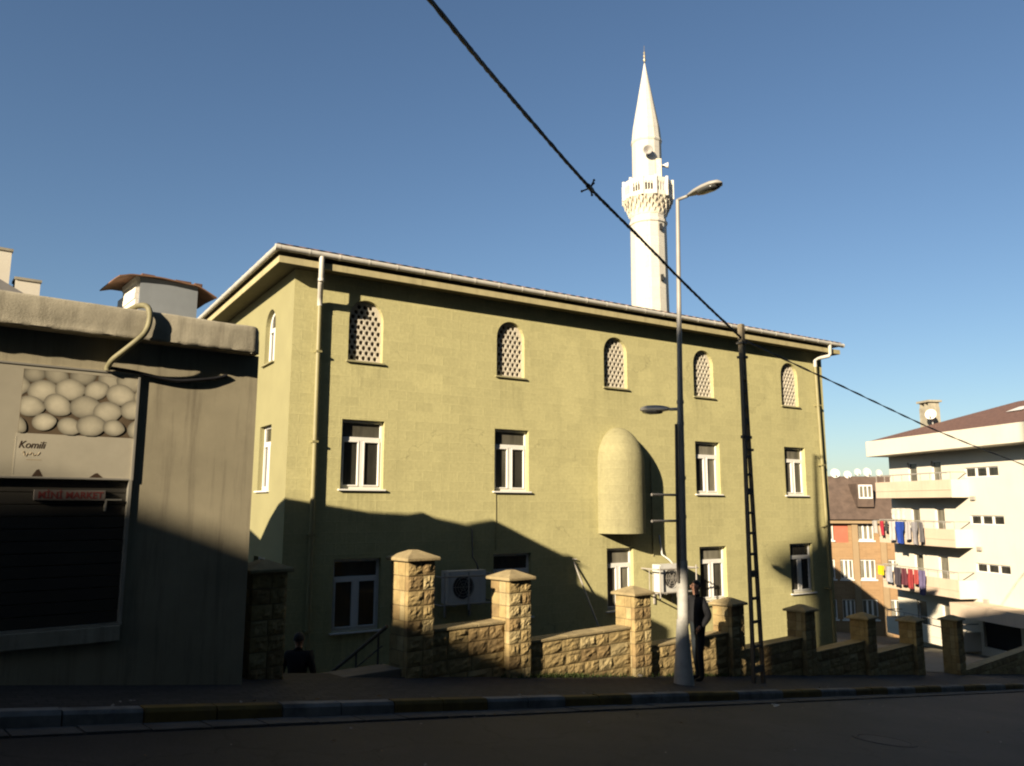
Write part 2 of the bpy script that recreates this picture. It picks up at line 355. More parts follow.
# kerb stones, painted in pairs
kb = MB(); st = .69; k = 0; t = -5.65 - st*60
while t < 45:
    a, b = t+.008, t+st-.008; e = random.uniform(-.008,.008)
    grp = (k // 2) % 2
    o0, o1 = 1.70+e, 1.86+e
    tops = [(a,o0),(b,o0),(b,o1-.02),(a,o1-.02)]
    vs = [tuple(W(u,o,S(u)+.015+e)) for u,o in tops] + [tuple(W(u,o,S(u)-.3)) for u,o in ((a,o0),(b,o0),(b,o1),(a,o1))] + [tuple(W(u,o1,S(u)-.02)) for u in (a,b)]
    kb.add(vs, [(0,1,2,3),(4,5,1,0),(5,6,9,2,1),(7,4,0,3,8),(3,2,9,8),(8,9,6,7)], grp)
    t += st; k += 1
tag(kb.build('kerb', [M['white_k'], M['yellow']]), kind='structure')
kb = MB(); t = -45
while t < 45:
    a, b = t+.01, t+.55-.01; e = random.uniform(-.004,.004)
    vs = [tuple(W(u,o,S(u)-.108+e+(o-1.9)*.03)) for u,o in ((a,1.87),(b,1.87),(b,2.2),(a,2.2))] + [tuple(W(u,o,S(u)-.3)) for u,o in ((a,1.87),(b,1.87),(b,2.2),(a,2.2))]
    kb.add(vs, [(0,1,2,3),(0,4,5,1),(1,5,6,2),(2,6,7,3),(3,7,4,0)]); t += .55
tag(kb.build('gutter_strip', M['slab']), kind='structure')
kb = MB(); t = -45
kb.grid(lambda t,o: tuple(W(t,o,S(t)+(.01 if o > 9.25 else -.3))), ts, [9.2,9.21,9.33,9.34])
tag(kb.build('far_kerb', M['white_k']), kind='structure')
tag(MB().grid(lambda t,o: tuple(W(t,o,Yd(t))), frange(-14,34,1), [-24,-12,-6,-2.3,-.42]).build('yard', M['yardc']), kind='structure')
# retaining face under the boundary wall
tag(MB().grid(lambda t,q: tuple(W(t,-.38,(S(t)-.02) if q else Yd(t)-.3)), frange(-14,34,1), [0,1]).build('retaining_wall_ground', M['conc']), kind='structure')

# ------------------------------------------------------------------ openings
def rect(x0,x1,z0,z1): return [(x0,z0),(x1,z0),(x1,z1),(x0,z1)]
def arch(x0,x1,z0,z1,n=14,spring=.42):
    w = (x1-x0)/2; zc = z1 - w*1.12; cx = (x0+x1)/2
    pts = [(x0,z0),(x1,z0)]
    for i in range(n+1):
        a = math.pi*i/n; pts.append((cx+w*math.cos(a), zc + (z1-zc)*math.sin(a)**.92))
    return pts
def clip_in(poly, x, z):
    c = False; n = len(poly)
    for i in range(n):
        x1,z1 = poly[i]; x2,z2 = poly[(i+1)%n]
        if (z1>z) != (z2>z) and x < (x2-x1)*(z-z1)/(z2-z1)+x1: c = not c
    return c

# ------------------------------------------------------------------ the mosque's annex building
ZB = 3.9            # local zero lies 3.9 m below the eye
C = Vector((-4.345, 15.4, -ZB)); AZF = 57.56
mosque = empty('mosque_building', C, R(90-AZF), 'long olive green block building with arched grille windows and curved mihrab bulge', 'building')
L, DEP, TOP = 16.5, 12.5, 4.66 + ZB
def lz(z): return z + ZB
ARX = [1.54, 5.11, 8.25, 11.36, 14.94]; MIX = [1.55, 5.15, 11.42, 15.02]; LOX = [1.52, 5.18, 8.30, 11.50, 15.1]
arches = [arch(x-.38, x+.38, lz(2.93), lz(4.23)) for x in ARX]
mids = [rect(x-.46, x+.46, lz(.31), lz(1.71)) for x in MIX]
lows = [rect(x-.50, x+.50, lz(-2.46), lz(-1.07)) if i != 2 else rect(x-.42, x+.42, lz(-2.5), lz(-1.03)) for i, x in enumerate(LOX)]
wall = MB()
wall.panel(rect(0,L,-1.6,TOP+.05), arches+mids+lows, lambda a,z,d: (a,d,z), .17)
la = arch(1.23,1.98,lz(2.98),lz(4.16)); lm = rect(1.16,2.02,lz(.28),lz(1.64))
lb = rect(1.16,2.02,lz(-2.46),lz(-1.07))
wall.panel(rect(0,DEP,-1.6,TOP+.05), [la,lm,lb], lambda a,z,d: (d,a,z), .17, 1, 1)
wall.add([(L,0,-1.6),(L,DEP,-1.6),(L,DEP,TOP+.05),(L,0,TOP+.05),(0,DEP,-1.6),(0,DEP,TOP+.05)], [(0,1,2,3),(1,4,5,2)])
wall.build('wall', [M['olive'],M['olive_side_dimmed']], mosque)

def window_parts(parent, poly, fmap, glass, kind, flip=False):
    xs = [p[0] for p in poly]; zs = [p[1] for p in poly]; x0,x1,z0,z1 = min(xs),max(xs),min(zs),max(zs); w = x1-x0; h = z1-z0
    d0, d1 = .10, .15
    fr = MB()
    def bar(a0,a1,b0,b1,e=0):
        vs = [fmap(a,b,d) for d in (d0-e, d1) for a,b in ((a0,b0),(a1,b0),(a1,b1),(a0,b1))]
        fr.add(vs, [(0,1,2,3),(0,4,5,1),(1,5,6,2),(2,6,7,3),(3,7,4,0),(4,7,6,5)])
    if kind == 'arch_plain':
        n = len(poly); cx, cz = (x0+x1)/2, (z0+z1)/2
        inner = [(cx+(a-cx)*.80, cz+(b-cz)*.87) for a,b in poly]
        vs = [fmap(a,b,d0) for a,b in poly]+[fmap(a,b,d0) for a,b in inner]+[fmap(a,b,d1) for a,b in inner]
        fr.add(vs, [(i,(i+1)%n,n+(i+1)%n,n+i) for i in range(n)]+[(n+i,n+(i+1)%n,2*n+(i+1)%n,2*n+i) for i in range(n)])
        bar((x0+x1)/2-.05,(x0+x1)/2+.05,z0+.06,z0+h*.62,.01); bar(x0+.06,x1-.06,z0+h*.60,z0+h*.67,.012)
    else:
        f = .055
        bar(x0,x0+f,z0,z1); bar(x1-f,x1,z0,z1); bar(x0+f,x1-f,z0,z0+f); bar(x0+f,x1-f,z1-f,z1)
        tz = z0+h*.70
        bar(x0+f,x1-f,tz,tz+.075,.006)
        mx = x0+w*.5
        bar(mx-.045,mx+.045,z0+f,tz,.004)
        for a0,a1 in ((x0+f,mx-.045),(mx+.045,x1-f)):     # the sashes
            s_ = .03
            for q in ((a0,a0+s_,z0+f,tz),(a1-s_,a1,z0+f,tz),(a0+s_,a1-s_,z0+f,z0+f+s_),(a0+s_,a1-s_,tz-s_,tz)): bar(*q,.014)
    fo = fr.build('window_frame', M['pvc'], parent, bevel=.006)
    n = len(poly)
    if kind == 'arch_plain':
        MB().add([fmap(a,b,.128) for a,b in poly], [tuple(range(n))]).build('pane', glass, fo)
    else:
        gl = glass if isinstance(glass, tuple) else (glass,)*3
        for g_, q in zip(gl, ((x0,x1,tz+.03,z1),(x0,mx,z0,tz+.03),(mx,x1,z0,tz+.03))):
            MB().add([fmap(a,b,.128) for a,b in ((q[0],q[2]),(q[1],q[2]),(q[1],q[3]),(q[0],q[3]))], [(0,1,2,3)]).build('pane', g_, fo)
    sm = MB(); e = .05
    vs = [fmap(a,b,d) for d in (-.06,.09) for a,b in ((x0-e,z0-.035),(x1+e,z0-.035),(x1+e,z0-.002),(x0-e,z0-.002))]
    sm.add(vs, [(0,1,2,3),(0,4,5,1),(1,5,6,2),(2,6,7,3),(3,7,4,0),(4,7,6,5)])
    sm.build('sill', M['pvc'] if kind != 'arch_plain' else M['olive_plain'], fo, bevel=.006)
    return fo
ff = lambda a,z,d: (a,d,z)
fl = lambda a,z,d: (d,a,z)
GD, GC, GM = M['glass'], M['glass_curtain'], M['glass_mid']
MG = [(GM,GD,GD),(GM,GM,GD),(GC,GD,GC),(GC,GM,GC)]; LG = [(GD,GD,GD),(GD,GD,GM),(GC,GM,GC),(GC,GD,GM),(GD,GM,GD)]
for i, poly in enumerate(mids): window_parts(mosque, poly, ff, MG[i], 'rect')
for i, poly in enumerate(lows): window_parts(mosque, poly, ff, LG[i], 'rect')
window_parts(mosque, lm, fl, M['glass'], 'rect'); window_parts(mosque, lb, fl, M['glass'], 'rect')
window_parts(mosque, la, fl, M['glass'], 'arch_plain')
# pierced plaster grilles in the five arched openings
def grille(x):
    poly = arch(x-.38, x+.38, lz(2.93), lz(4.23)); holes = []
    px, pz, r = .128, .108, .046
    row = 0; z = lz(2.93)+.085
    small = [((a-x)*.975+x, (b-lz(3.5))*.985+lz(3.5)) for a,b in poly]
    while z < lz(4.23):
        off = px/2 if row % 2 else 0
        for i in range(-3,4):
            cx = x + i*px + off
            c = [(cx+r*math.cos(2*math.pi*q/8+.39), z+r*1.05*math.sin(2*math.pi*q/8+.39)) for q in range(8)]
            if all(clip_in(small,a,b) for a,b in c): holes.append(c[::-1])
        z += pz; row += 1
    g = MB().panel(poly, holes, lambda a,z_,d: (a,.10+d,z_), .045)
    go = g.build('window_grille', M['plaster_white'], mosque)
    n = len(poly); MB().add([(a,.165,b) for a,b in poly],[tuple(range(n))]).build('pane', M['grille_back'], go)
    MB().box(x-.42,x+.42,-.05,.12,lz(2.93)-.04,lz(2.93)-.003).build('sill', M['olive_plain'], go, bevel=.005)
for x in ARX: grille(x)
# mihrab: half cylinder with a rounded head
mh = MB(); cx, r = 8.29, .66; zb, zs, zt = lz(-.67), lz(1.0), lz(1.93); na = 28
rows = [(1,zb)]+[(1,zb+(zs-zb)*i/6) for i in range(1,7)]+[(math.cos(a),zs+(zt-zs)*math.sin(a)) for a in [math.pi/2*i/10 for i in range(1,10)]]+[(.02,zt)]
vs = [(cx-r*k*math.cos(math.pi*i/na), -r*k*math.sin(math.pi*i/na)+.03, z) for k,z in rows for i in range(na+1)]
n1 = na+1
fs = [(j*n1+i,j*n1+i+1,(j+1)*n1+i+1,(j+1)*n1+i) for j in range(len(rows)-1) for i in range(na)] + [tuple(range(n1))]
mh.add(vs, fs); mh.build('mihrab_bulge', M['olive_bulge'], mosque, smooth=True, angle=50)
# eaves, gutter, roof
E1, E2 = .33, .41
sf = MB(); E3 = .45; zi = TOP
ro = [(-E2,-E1),(L+E3,-E1),(L+E3,DEP+E1),(-E2,DEP+E1)]; ri = [(.03,.03),(L-.03,.03),(L-.03,DEP-.03),(.03,DEP-.03)]
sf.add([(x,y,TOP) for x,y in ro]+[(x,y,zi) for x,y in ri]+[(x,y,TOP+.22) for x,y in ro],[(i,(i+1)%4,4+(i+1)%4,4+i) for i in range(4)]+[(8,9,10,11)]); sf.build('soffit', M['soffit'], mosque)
fb = MB()
fb.box(-E2-.02,L+E3+.02,-E1-.022,-E1-.001,TOP-.012,TOP+.118); fb.box(-E2-.022,-E2-.001,-E1,DEP+E1,TOP-.012,TOP+.118)
fb.box(L+E3+.001,L+E3+.022,-E1,DEP+E1,TOP-.012,TOP+.118)
fb.build('eave_board', M['eave'], mosque)
gu = MB(); gz = TOP+.258; gy = -E1-.075; gx = -E2-.075
def gut(pts):
    gu.tube(pts, .06, 12)
    a, b = Vector(pts[0]), Vector(pts[-1]); n = int((b-a).length/.62)
    for i in range(1,n+1):
        c = a+(b-a)*(i/n); t_ = (b-a).normalized()*.014
        gu.tube([c-t_,c+t_], .066, 12)
gut([(gx,gy,gz),(L+E3+.1,gy,gz)]); gut([(gx,gy,gz),(gx,DEP+E1,gz)])
gu.tube([(gx-.05,gy,gz),(gx+.05,gy,gz)],.064,12)
gu.build('gutter', M['gutter'], mosque, smooth=True, angle=40)
sl_ = .333; hw = (DEP+2*E1)/2+.08; zr0 = TOP+.325
rf = MB()
def froof(k, yf):
    def fn(u, w):
        x = (-E2-.08+hw*w) + (L+E2+E3+.16-2*hw*w)*u
        y = (-E1-.08+hw*w) if yf else (DEP+E1+.08-hw*w)
        return (x, y, zr0+sl_*hw*w+.022*abs(math.sin(math.pi*x/.26)))
    return fn
rf.grid(froof(1,True), [i/700 for i in range(701)], [i/6 for i in range(7)])
rf.grid(froof(1,False), [0,1], [0,1])
def sroof(left):
    def fn(u, w):
        y = (-E1-.08+hw*w) + (DEP+2*E1+.16-2*hw*w)*u
        x = (-E2-.08+hw*w) if left else (L+E3+.08-hw*w)
        return (x, y, zr0+sl_*hw*w+.022*abs(math.sin(math.pi*y/.26)))
    return fn
rf.grid(sroof(True), [i/300 for i in range(301)], [i/6 for i in range(7)]); rf.grid(sroof(False), [0,1],[0,1])
rf.build('roof', M['tile_mosque'], mosque)
# downpipes
dp = MB(); dp.tube([(.40,gy,gz-.04),(.40,gy,lz(4.42)),(.41,gy+.05,lz(4.33)),(.48,-.15,lz(4.14)),(.50,-.085,lz(4.05)),(.50,-.085,lz(3.95))],.055,12)
for z in (4.40,): dp.tube([(.40,gy,lz(z)-.03),(.40,gy,lz(z)+.03)],.064,12)
d1 = dp.build('downpipe', M['gutter'], mosque, smooth=True, angle=40)
dp = MB(); dp.tube([(.50,-.085,lz(3.95)),(.53,-.085,lz(-3.5))],.05,12)
for z in (3.0,1.2,-.6,-2.4): dp.box(.45,.57,-.14,0,lz(z),lz(z)+.04)
dp.build('lower_pipe', M['pipe_green'], d1, smooth=True, angle=40)
dp = MB(); dp.tube([(16.40,gy,gz-.04),(16.40,gy,lz(4.60)),(16.37,gy+.03,lz(4.53)),(16.12,-.15,lz(4.46)),(16.06,-.10,lz(4.40)),(16.06,-.10,lz(4.2))],.055,12)
d1 = dp.build('downpipe', M['gutter'], mosque, smooth=True, angle=40)
dp = MB(); dp.tube([(16.06,-.10,lz(4.2)),(16.28,-.10,lz(-4.6))],.05,12)
for z in (3.0,1.2,-.6,-2.4): dp.box(16.05,16.20,-.16,0,lz(z),lz(z)+.04)
dp.build('lower_pipe', M['pipe_green'], d1, smooth=True, angle=40)
# small loose wires on the facade
wr = MB(); wr.tube([(4.72,-.012,lz(.26)),(4.73,-.012,lz(-.4)),(4.72,-.012,lz(-1.0))],.008,6)
wr.build('wall_cable', M['pipe_green'], mosque); wr = MB(); wr.tube([(9.35,-.012,lz(1.2)),(9.36,-.014,lz(.2)),(9.36,-.014,lz(-1.25))],.018,6)
wr.build('wall_cable', M['pipe_green'], mosque)

# ------------------------------------------------------------------ air conditioners, leaning rod
def ac(name, x, z, label, cage):
    p = mosque.matrix_basis if False else None
    o = empty(name, (0,0,0), R(90-AZF), label, 'air conditioner', 'air conditioners on the facade')
    d = Vector((math.sin(R(AZF)), math.cos(R(AZF)), 0)); n = Vector((d.y,-d.x,0))
    o.location = Vector((C.x,C.y,0)) + d*x + Vector((0,0,z))
    b = MB(); w, h, dd = .90, .66, .30
    hole = [(.36+.25*math.cos(2*math.pi*i/24), h/2+.25*math.sin(2*math.pi*i/24)) for i in range(24)]
    b.panel(rect(0,w,0,h),[hole[::-1]],lambda a,q,e:(a,-.45+e,q),.05)
    b.add([(0,-.45,0),(w,-.45,0),(w,-.15,0),(0,-.15,0),(0,-.45,h),(w,-.45,h),(w,-.15,h),(0,-.15,h)],[(0,3,2,1),(4,5,6,7),(1,2,6,5),(2,3,7,6),(3,0,4,7)])
    b.build('casing', M['ac_white'], o)
    f = MB(); f.add([(a,-.398,q) for a,q in hole],[tuple(range(24))],0)
    f.build('fan_opening', M['ac_dark'], o)
    g = MB()
    for rr_ in (.07,.13,.19,.245):
        g.tube([(.36+rr_*math.cos(2*math.pi*i/20),-.455,h/2+rr_*math.sin(2*math.pi*i/20)) for i in range(21)],.005,5,cap=False)
    for i in range(6):
        a = math.pi*i/3; g.tube([(.36,-.455,h/2),(.36+.25*math.cos(a),-.455,h/2+.25*math.sin(a))],.005,5)
    g.build('fan_grille', M['metal_grey'], o)
    for xx in (.14,.74):
        k = MB(); k.box(xx,xx+.04,-.47,0,-.05,-.003); k.box(xx,xx+.04,-.04,0,-.32,-.05); k.build('bracket', M['metal_grey'], o)
    if cage:
        c = MB(); x0,x1,y0 = -.22,1.16,-.56; za,zb_ = -.06,.56
        for zz in (za+.06,zb_): 
            c.tube([(x0,0,zz),(x0,y0,zz),(x1,y0,zz),(x1,0,zz)],.02,6)
        for xx in (x0+.08,.42,x1-.08): c.tube([(xx,y0-.012,za-.06),(xx,y0-.012,zb_+.08)],.018,6)
        c.tube([(x0,y0/2,za+.06),(x0,y0/2,zb_)],.012,6)
        c.build('cage', M['metal_grey'], o)
    h_ = MB()
    dk = x < 5
    h_.tube([(.80,-.3,h),(.82,-.2,h+.12),(.80,-.05,h+.25),(.79,-.03,h+.85)] if dk else [(.55,-.3,h),(.5,-.22,h+.1),(.38,-.1,h+.22),(.37,-.03,h+.7)],.018 if dk else .022,8)
    h_.build('pipe', M['steel_dark'] if dk else M['ac_white'], o, smooth=True)
    return o
ac('air_conditioner', 3.32, -2.02, 'white air conditioner in shade left of the second sunlit pillar', True)
ac('air_conditioner', 9.20, -2.10, 'white air conditioner inside a metal bar cage below the mihrab bulge', True)
df = Vector((math.sin(R(AZF)), math.cos(R(AZF)), 0)); nf = Vector((df.y,-df.x,0)); CF = Vector((C.x,C.y,0))
def fp(u, out, z): return CF + df*u + nf*out + Vector((0,0,z))
b0 = fp(7.38,.85,-3.65)
o = empty('leaning_rod', b0, 0, 'thin grey rod leaning against the shaded olive wall', 'rod')
r_ = MB(); r_.tube([(0,0,0), tuple(fp(6.86,.03,-1.30)-b0)],.02,6); r_.build('rod', M['metal_grey'], o)
r_ = MB(); q = fp(6.86,.03,-1.30)-b0; r_.tube([q-Vector((.04,0,-.05)), q+Vector((.07,0,.05))],.014,6); r_.build('hook', M['metal_grey'], o)

# ------------------------------------------------------------------ minaret
MZ = -5.0
mo = empty('minaret', (7.13, 40, MZ), 0, 'tall white minaret with carved balcony and pointed cone', 'minaret')
def mz(z): return z - MZ
sh = MB(); sh.lathe([(1.08,-.3),(1.08,mz(4)),(.97,mz(10.2)),(.945,mz(14.45)),(1.0,mz(14.5)),(1.0,mz(14.62)),(.94,mz(14.68)),(.93,mz(15.25))],14,a0=.15)
so_ = sh.build('shaft', M['minaret'], mo)
for z in (14.0,11.3):
    MB().box(.42,.56,-.95,-.80,mz(z),mz(z)+.32).build('slit_window', M['dark'], so_)
bal = MB()
bal.lathe([(r,mz(z)) for r,z in [(.94,14.9),(.97,15.05),(1.02,15.3),(1.12,15.55),(1.24,15.75),(1.27,15.8)]],28)
# rows of carved corbels under the balcony floor
for j,(z,r,h_) in enumerate(((15.02,1.06,.2),(15.22,1.15,.22),(15.44,1.26,.22),(15.64,1.33,.18))):
    for i in range(22):
        a = 2*math.pi*(i+.5*(j%2))/22; c, s_ = math.cos(a), math.sin(a); hw_ = .075
        q = [(r*c-hw_*-s_, r*s_-hw_*c),(r*c+hw_*-s_, r*s_+hw_*c),((r-.14)*c+hw_*-s_,(r-.14)*s_+hw_*c),((r-.14)*c-hw_*-s_,(r-.14)*s_-hw_*c)]
        t_ = [(r*c,r*s_)]
        bal.add([(*p,mz(z+h_)) for p in q]+[((r-.07)*c,(r-.07)*s_,mz(z-.05))],[(0,1,2,3),(0,1,4),(1,2,4),(2,3,4),(3,0,4)])
bo = bal.build('balcony', M['minaret_stone'], mo)
par = MB(); npn = 12
for i in range(npn):
    a = 2*math.pi*i/npn+.15; a2 = 2*math.pi*(i+1)/npn+.15; rb = 1.31
    A = Vector((rb*math.cos(a),rb*math.sin(a),0)); B = Vector((rb*math.cos(a2),rb*math.sin(a2),0)); w_ = (B-A).length; e = (B-A)/w_; inn = Vector((-e.y,e.x,0))
    holes = []
    for k in range(3):
        x0 = .12+k*(w_-.24)/3+.02; x1 = .12+(k+1)*(w_-.24)/3-.02
        holes.append([(x0,.22),(x1,.22),(x1,.6),((x0+x1)/2,.76),(x0,.6)])
    par.panel(rect(0,w_,0,.95), holes, lambda p,z,d,A=A,e=e,inn=inn: tuple(A+e*p+inn*d+Vector((0,0,mz(15.8)+z))), .09)
    par.box(A.x-.06,A.x+.06,A.y-.06,A.y+.06,mz(15.78),mz(16.82))
    par.add([tuple(A+inn*.1+Vector((0,0,mz(15.8)))),tuple(B+inn*.1+Vector((0,0,mz(15.8)))),tuple(B+inn*.1+Vector((0,0,mz(16.75)))),tuple(A+inn*.1+Vector((0,0,mz(16.75)))),tuple(A+Vector((0,0,mz(16.75)))),tuple(B+Vector((0,0,mz(16.75))))],[(3,2,5,4)])
par.build('parapet', M['minaret_stone2'], bo)
up_ = MB(); up_.lathe([(.79,mz(15.7)),(.78,mz(19.0)),(.80,mz(19.02)),(.83,mz(19.12)),(.80,mz(19.2))],14,a0=.15)
uo = up_.build('upper_drum', M['minaret'], mo)
MB().box(.34,.62,-.78,-.55,mz(16.9),mz(17.9)).build('door', M['minaret_stone'], uo)
cn_ = MB(); cn_.lathe([(.79,mz(19.2)),(.72,mz(19.9)),(.02,mz(23.75))],14,a0=.15); cn_.build('spire', M['minaret'], mo)
fi = MB(); fi.lathe([(.03,mz(23.6)),(.03,mz(23.8)),(.10,mz(23.9)),(.03,mz(24.0)),(.08,mz(24.12)),(.025,mz(24.22)),(.06,mz(24.33)),(.015,mz(24.4)),(.012,mz(24.75))],10); fi.build('finial', M['lead'], mo, smooth=True)
def speaker(dirv, z, lab, rad, mat_):
    dv = Vector((dirv[0],dirv[1],0)).normalized(); p = Vector((7.13,40,z))+dv*.76
    o = empty('loudspeaker', p, 0, lab, 'loudspeaker', 'loudspeakers on the minaret')
    b = MB(); n = 16; u = Vector((-dv.y,dv.x,0)); prof = [(.06,0),(.07,.12),(.11,.2),(rad,.34),(rad+.02,.36),(rad-.03,.34),(.09,.2),(.02,.17)]
    b.add([dv*h + (u*math.cos(2*math.pi*k/n)+Vector((0,0,1))*math.sin(2*math.pi*k/n))*r for r,h in prof for k in range(n)],
          [(i*n+k,i*n+(k+1)%n,(i+1)*n+(k+1)%n,(i+1)*n+k) for i in range(len(prof)-1) for k in range(n)])
    b.build('horn', mat_, o, smooth=True)
    c = MB(); c.lathe([(.05,-.05),(.05,.05)],10); c.v = [(v[2],v[0],v[1]) if abs(dv.x)>.5 else (v[0],v[2],v[1]) for v in c.v]
    c.build('driver', M['horn'], o)
speaker((-.12,-1), 18.25, 'round grey horn loudspeaker facing front on the minaret drum', .24, M['horn'])
speaker((1,-.25), 17.75, 'small white horn loudspeaker pointing right from the minaret drum', .15, M['dish'])

# ------------------------------------------------------------------ boundary pillars and walls of rock-faced stone
def rough_block(mb, x0,x1,y0,y1,z0,z1, amp, seed, nx=5, nz=4, left=False):
    """block whose front (-Y) face is quarry-rough; margins are drafted flat"""
    def face(u, w):
        e = min(1, 5*min(u,1-u)) * min(1, 4*min(w,1-w))
        q = .5+.8*noise.noise(Vector((x0*3+u*2.3+seed, seed*1.7, z0*3+w*2.3)))+.6*noise.noise(Vector((u*5.5+seed, seed, w*5.5)))+.35*noise.noise(Vector((u*12+seed, seed, w*12)))
        return (x0+(x1-x0)*u, y0 - amp*max(0,q)*e, z0+(z1-z0)*w)
    tint = random.choice((0,0,0,2,3))
    us = [i/nx for i in range(nx+1)]; ws = [i/nz for i in range(nz+1)]
    mb.grid(face, us, ws, tint)
    mb.add([(x0,y0,z0),(x1,y0,z0),(x1,y1,z0),(x0,y1,z0),(x0,y0,z1),(x1,y0,z1),(x1,y1,z1),(x0,y1,z1)],
           [(0,3,2,1),(4,5,6,7),(1,2,6,5),(2,3,7,6),(3,0,4,7)], tint)
def pillar(t, ztop, label, w=.46):
    zg = S(t)-.25; zcap = ztop-.15
    o = empty('stone_pillar', W(t,.09,zg), STREET_ROT, label, 'pillar', 'stone pillars of the boundary wall')
    b = MB(); h = zcap-zg; n = max(4, round(h/.205)); ch = h/n; yf, yb = -.08, -.08+w
    for i in range(n):
        z0 = i*ch+.006; z1 = (i+1)*ch-.006; sp = .02+random.uniform(-.03,.03); sd = random.uniform(0,99)
        rough_block(b,-w/2,sp-.005,yf,0.0,z0,z1,.027,sd,8,7); rough_block(b,sp+.005,w/2,yf,0.0,z0,z1,.027,sd+7,8,7)
        s2 = random.uniform(-.03,.03)
        b.box(-w/2-.002,w/2+.002,.008,.15+s2,z0,z1,random.choice((0,0,3))); b.box(-w/2,w/2,.158+s2,yb,z0,z1,random.choice((0,0,2)))
    b.box(-w/2+.014,w/2-.014,yf+.014,yb-.014,0,h,1)
    b.build('shaft', [M['stone'],M['mortar'],M['stone_b'],M['stone_c']], o, bevel=0)
    c = MB(); e = .065; x0,x1,y0,y1 = -w/2-e,w/2+e,yf-e,yb+e
    mid = ((x0+x1)/2,(y0+y1)/2)
    c.add([(x0,y0,h),(x1,y0,h),(x1,y1,h),(x0,y1,h),(x0,y0,h+.045),(x1,y0,h+.045),(x1,y1,h+.045),(x0,y1,h+.045),(mid[0]-.05,mid[1]-.05,h+.15),(mid[0]+.05,mid[1]-.05,h+.15),(mid[0]+.05,mid[1]+.05,h+.15),(mid[0]-.05,mid[1]+.05,h+.15)],
          [(0,3,2,1),(0,1,5,4),(1,2,6,5),(2,3,7,6),(3,0,4,7),(4,5,9,8),(5,6,10,9),(6,7,11,10),(7,4,8,11),(8,9,10,11)])
    c.build('cap', M['stone_cap'], o, bevel=.012)
    return o
PT = [(-2.32,-.71,'stone pillar in deep shade beside the grey shop wall, left of the stairs'),
      (0.0,-.66,'tallest sunlit stone pillar, at the right of the stairs with the handrail'),
      (1.92,-1.045,'second sunlit stone pillar, next to the caged-less air conditioner'),
      (4.94,-1.49,'sunlit stone pillar standing below the mihrab bulge, left of the street lamp'),
      (7.99,-1.91,'shaded stone pillar between the standing man and the lattice pole'),
      (10.9,-2.275,'dark stone pillar in front of the green building corner, under its last window'),
      (13.93,-2.71,'dark stone pillar just right of the green building in front of the brown house'),
      (16.74,-3.03,'dark stone pillar at the left of the small metal gate'),
      (19.61,-3.25,'dark stone pillar at the right of the small metal gate')]
PT[2] = (1.92,-1.045,'second sunlit stone pillar, right of the shaded air conditioner, with low walls both sides')
for p in PT: pillar(*p)
def low_wall(t0, t1, ztop, label):
    zb = min(S(t0),S(t1))-.25; L_ = t1-t0
    o = empty('stone_wall', W(t0,.06,zb), STREET_ROT, label, 'wall', 'low stone wall sections')
    b = MB(); h = ztop-zb; n = round(h/.20); ch = h/n
    for i in range(n):
        z1 = h-i*ch-.006; z0 = h-(i+1)*ch+.006
        x = 0
        while x < L_-.01:
            w_ = random.uniform(.32,.5)
            if L_-x-w_ < .25: w_ = L_-x
            rough_block(b,x+.005,x+w_-.005,0,.3,z0,z1,.029,random.uniform(0,99),10,6); x += w_
    b.box(.01,L_-.01,.016,.29,0,h-.012,1)
    b.build('masonry', [M['stone'],M['mortar'],M['stone_b'],M['stone_c']], o)
    c = MB(); x = 0
    while x < L_-.01:
        w_ = min(.9, L_-x); c.box(x+.003,x+w_-.003,-.02,.32,h,h+.045); x += w_
    c.build('coping', M['stone_cap'], o, bevel=.01)
ZT = [-1.86,-2.23,-2.63,-3.03,-3.42,-3.80]
LB = ['low stone wall between the two leftmost sunlit pillars, half in shade','fully sunlit low stone wall left of the pillar below the mihrab bulge',
      'low stone wall behind the street lamp and the standing man','low stone wall behind the foot of the lattice pole',
      'dark low stone wall at the right corner of the green building','dark low stone wall left of the small metal gate in front of the brown house']
for i in range(6): low_wall(PT[i+1][0]+.235, PT[i+2][0]-.235, ZT[i], LB[i])
low_wall(19.85, 30, -4.95, 'long dark low stone wall right of the metal gate in front of the cream house')
# stairs down into the yard with a handrail
stt = MB(); t0, t1 = -2.07, -.25; zt = S(-1.2)+.0; n = 8; rise = (zt+3.65)/n
vs = []
prof = [(0.35,zt+.0)]
y = .12
for i in range(n):
    stt.box(t0+.002,t1-.002, y+.285*i, y+.285*(i+1)+(.0 if i<n-1 else .2), -4.2, zt-rise*i-.004)
stt.box(t0+.002,t1-.002,-.06,y,-4.0,zt-.004)
s_o = stt.build('stairs', M['yardc'], None, bevel=.01); s_o.location = (W0.x,W0.y,0); s_o.rotation_euler = (0,0,STREET_ROT)
tag(s_o, kind='structure')
hr = empty('handrail', W(-.32,-.2,S(-.3)), STREET_ROT, 'dark metal stair handrail sloping down left from the tallest sunlit pillar', 'handrail')
h = MB(); zz = .62
h.tube([(.02,.05,zz+.04),(0,.1,zz),(0,2.3,zz-1.22)],.028,8)
h.build('rail', M['steel_dark'], hr)
for k in range(4):
    yy = .25+.62*k; g = MB(); g.tube([(0,yy,zz-.556*(yy-.1)),(0,yy,zz-.556*(yy-.1)-.85)],.018,6); g.build('baluster', M['steel_dark'], hr)
h = MB()
for e in (.25,.5): h.tube([(0,.15,zz-e),(0,2.3,zz-1.22-e)],.012,6)
h.build('mid_rail', M['steel_dark'], hr)
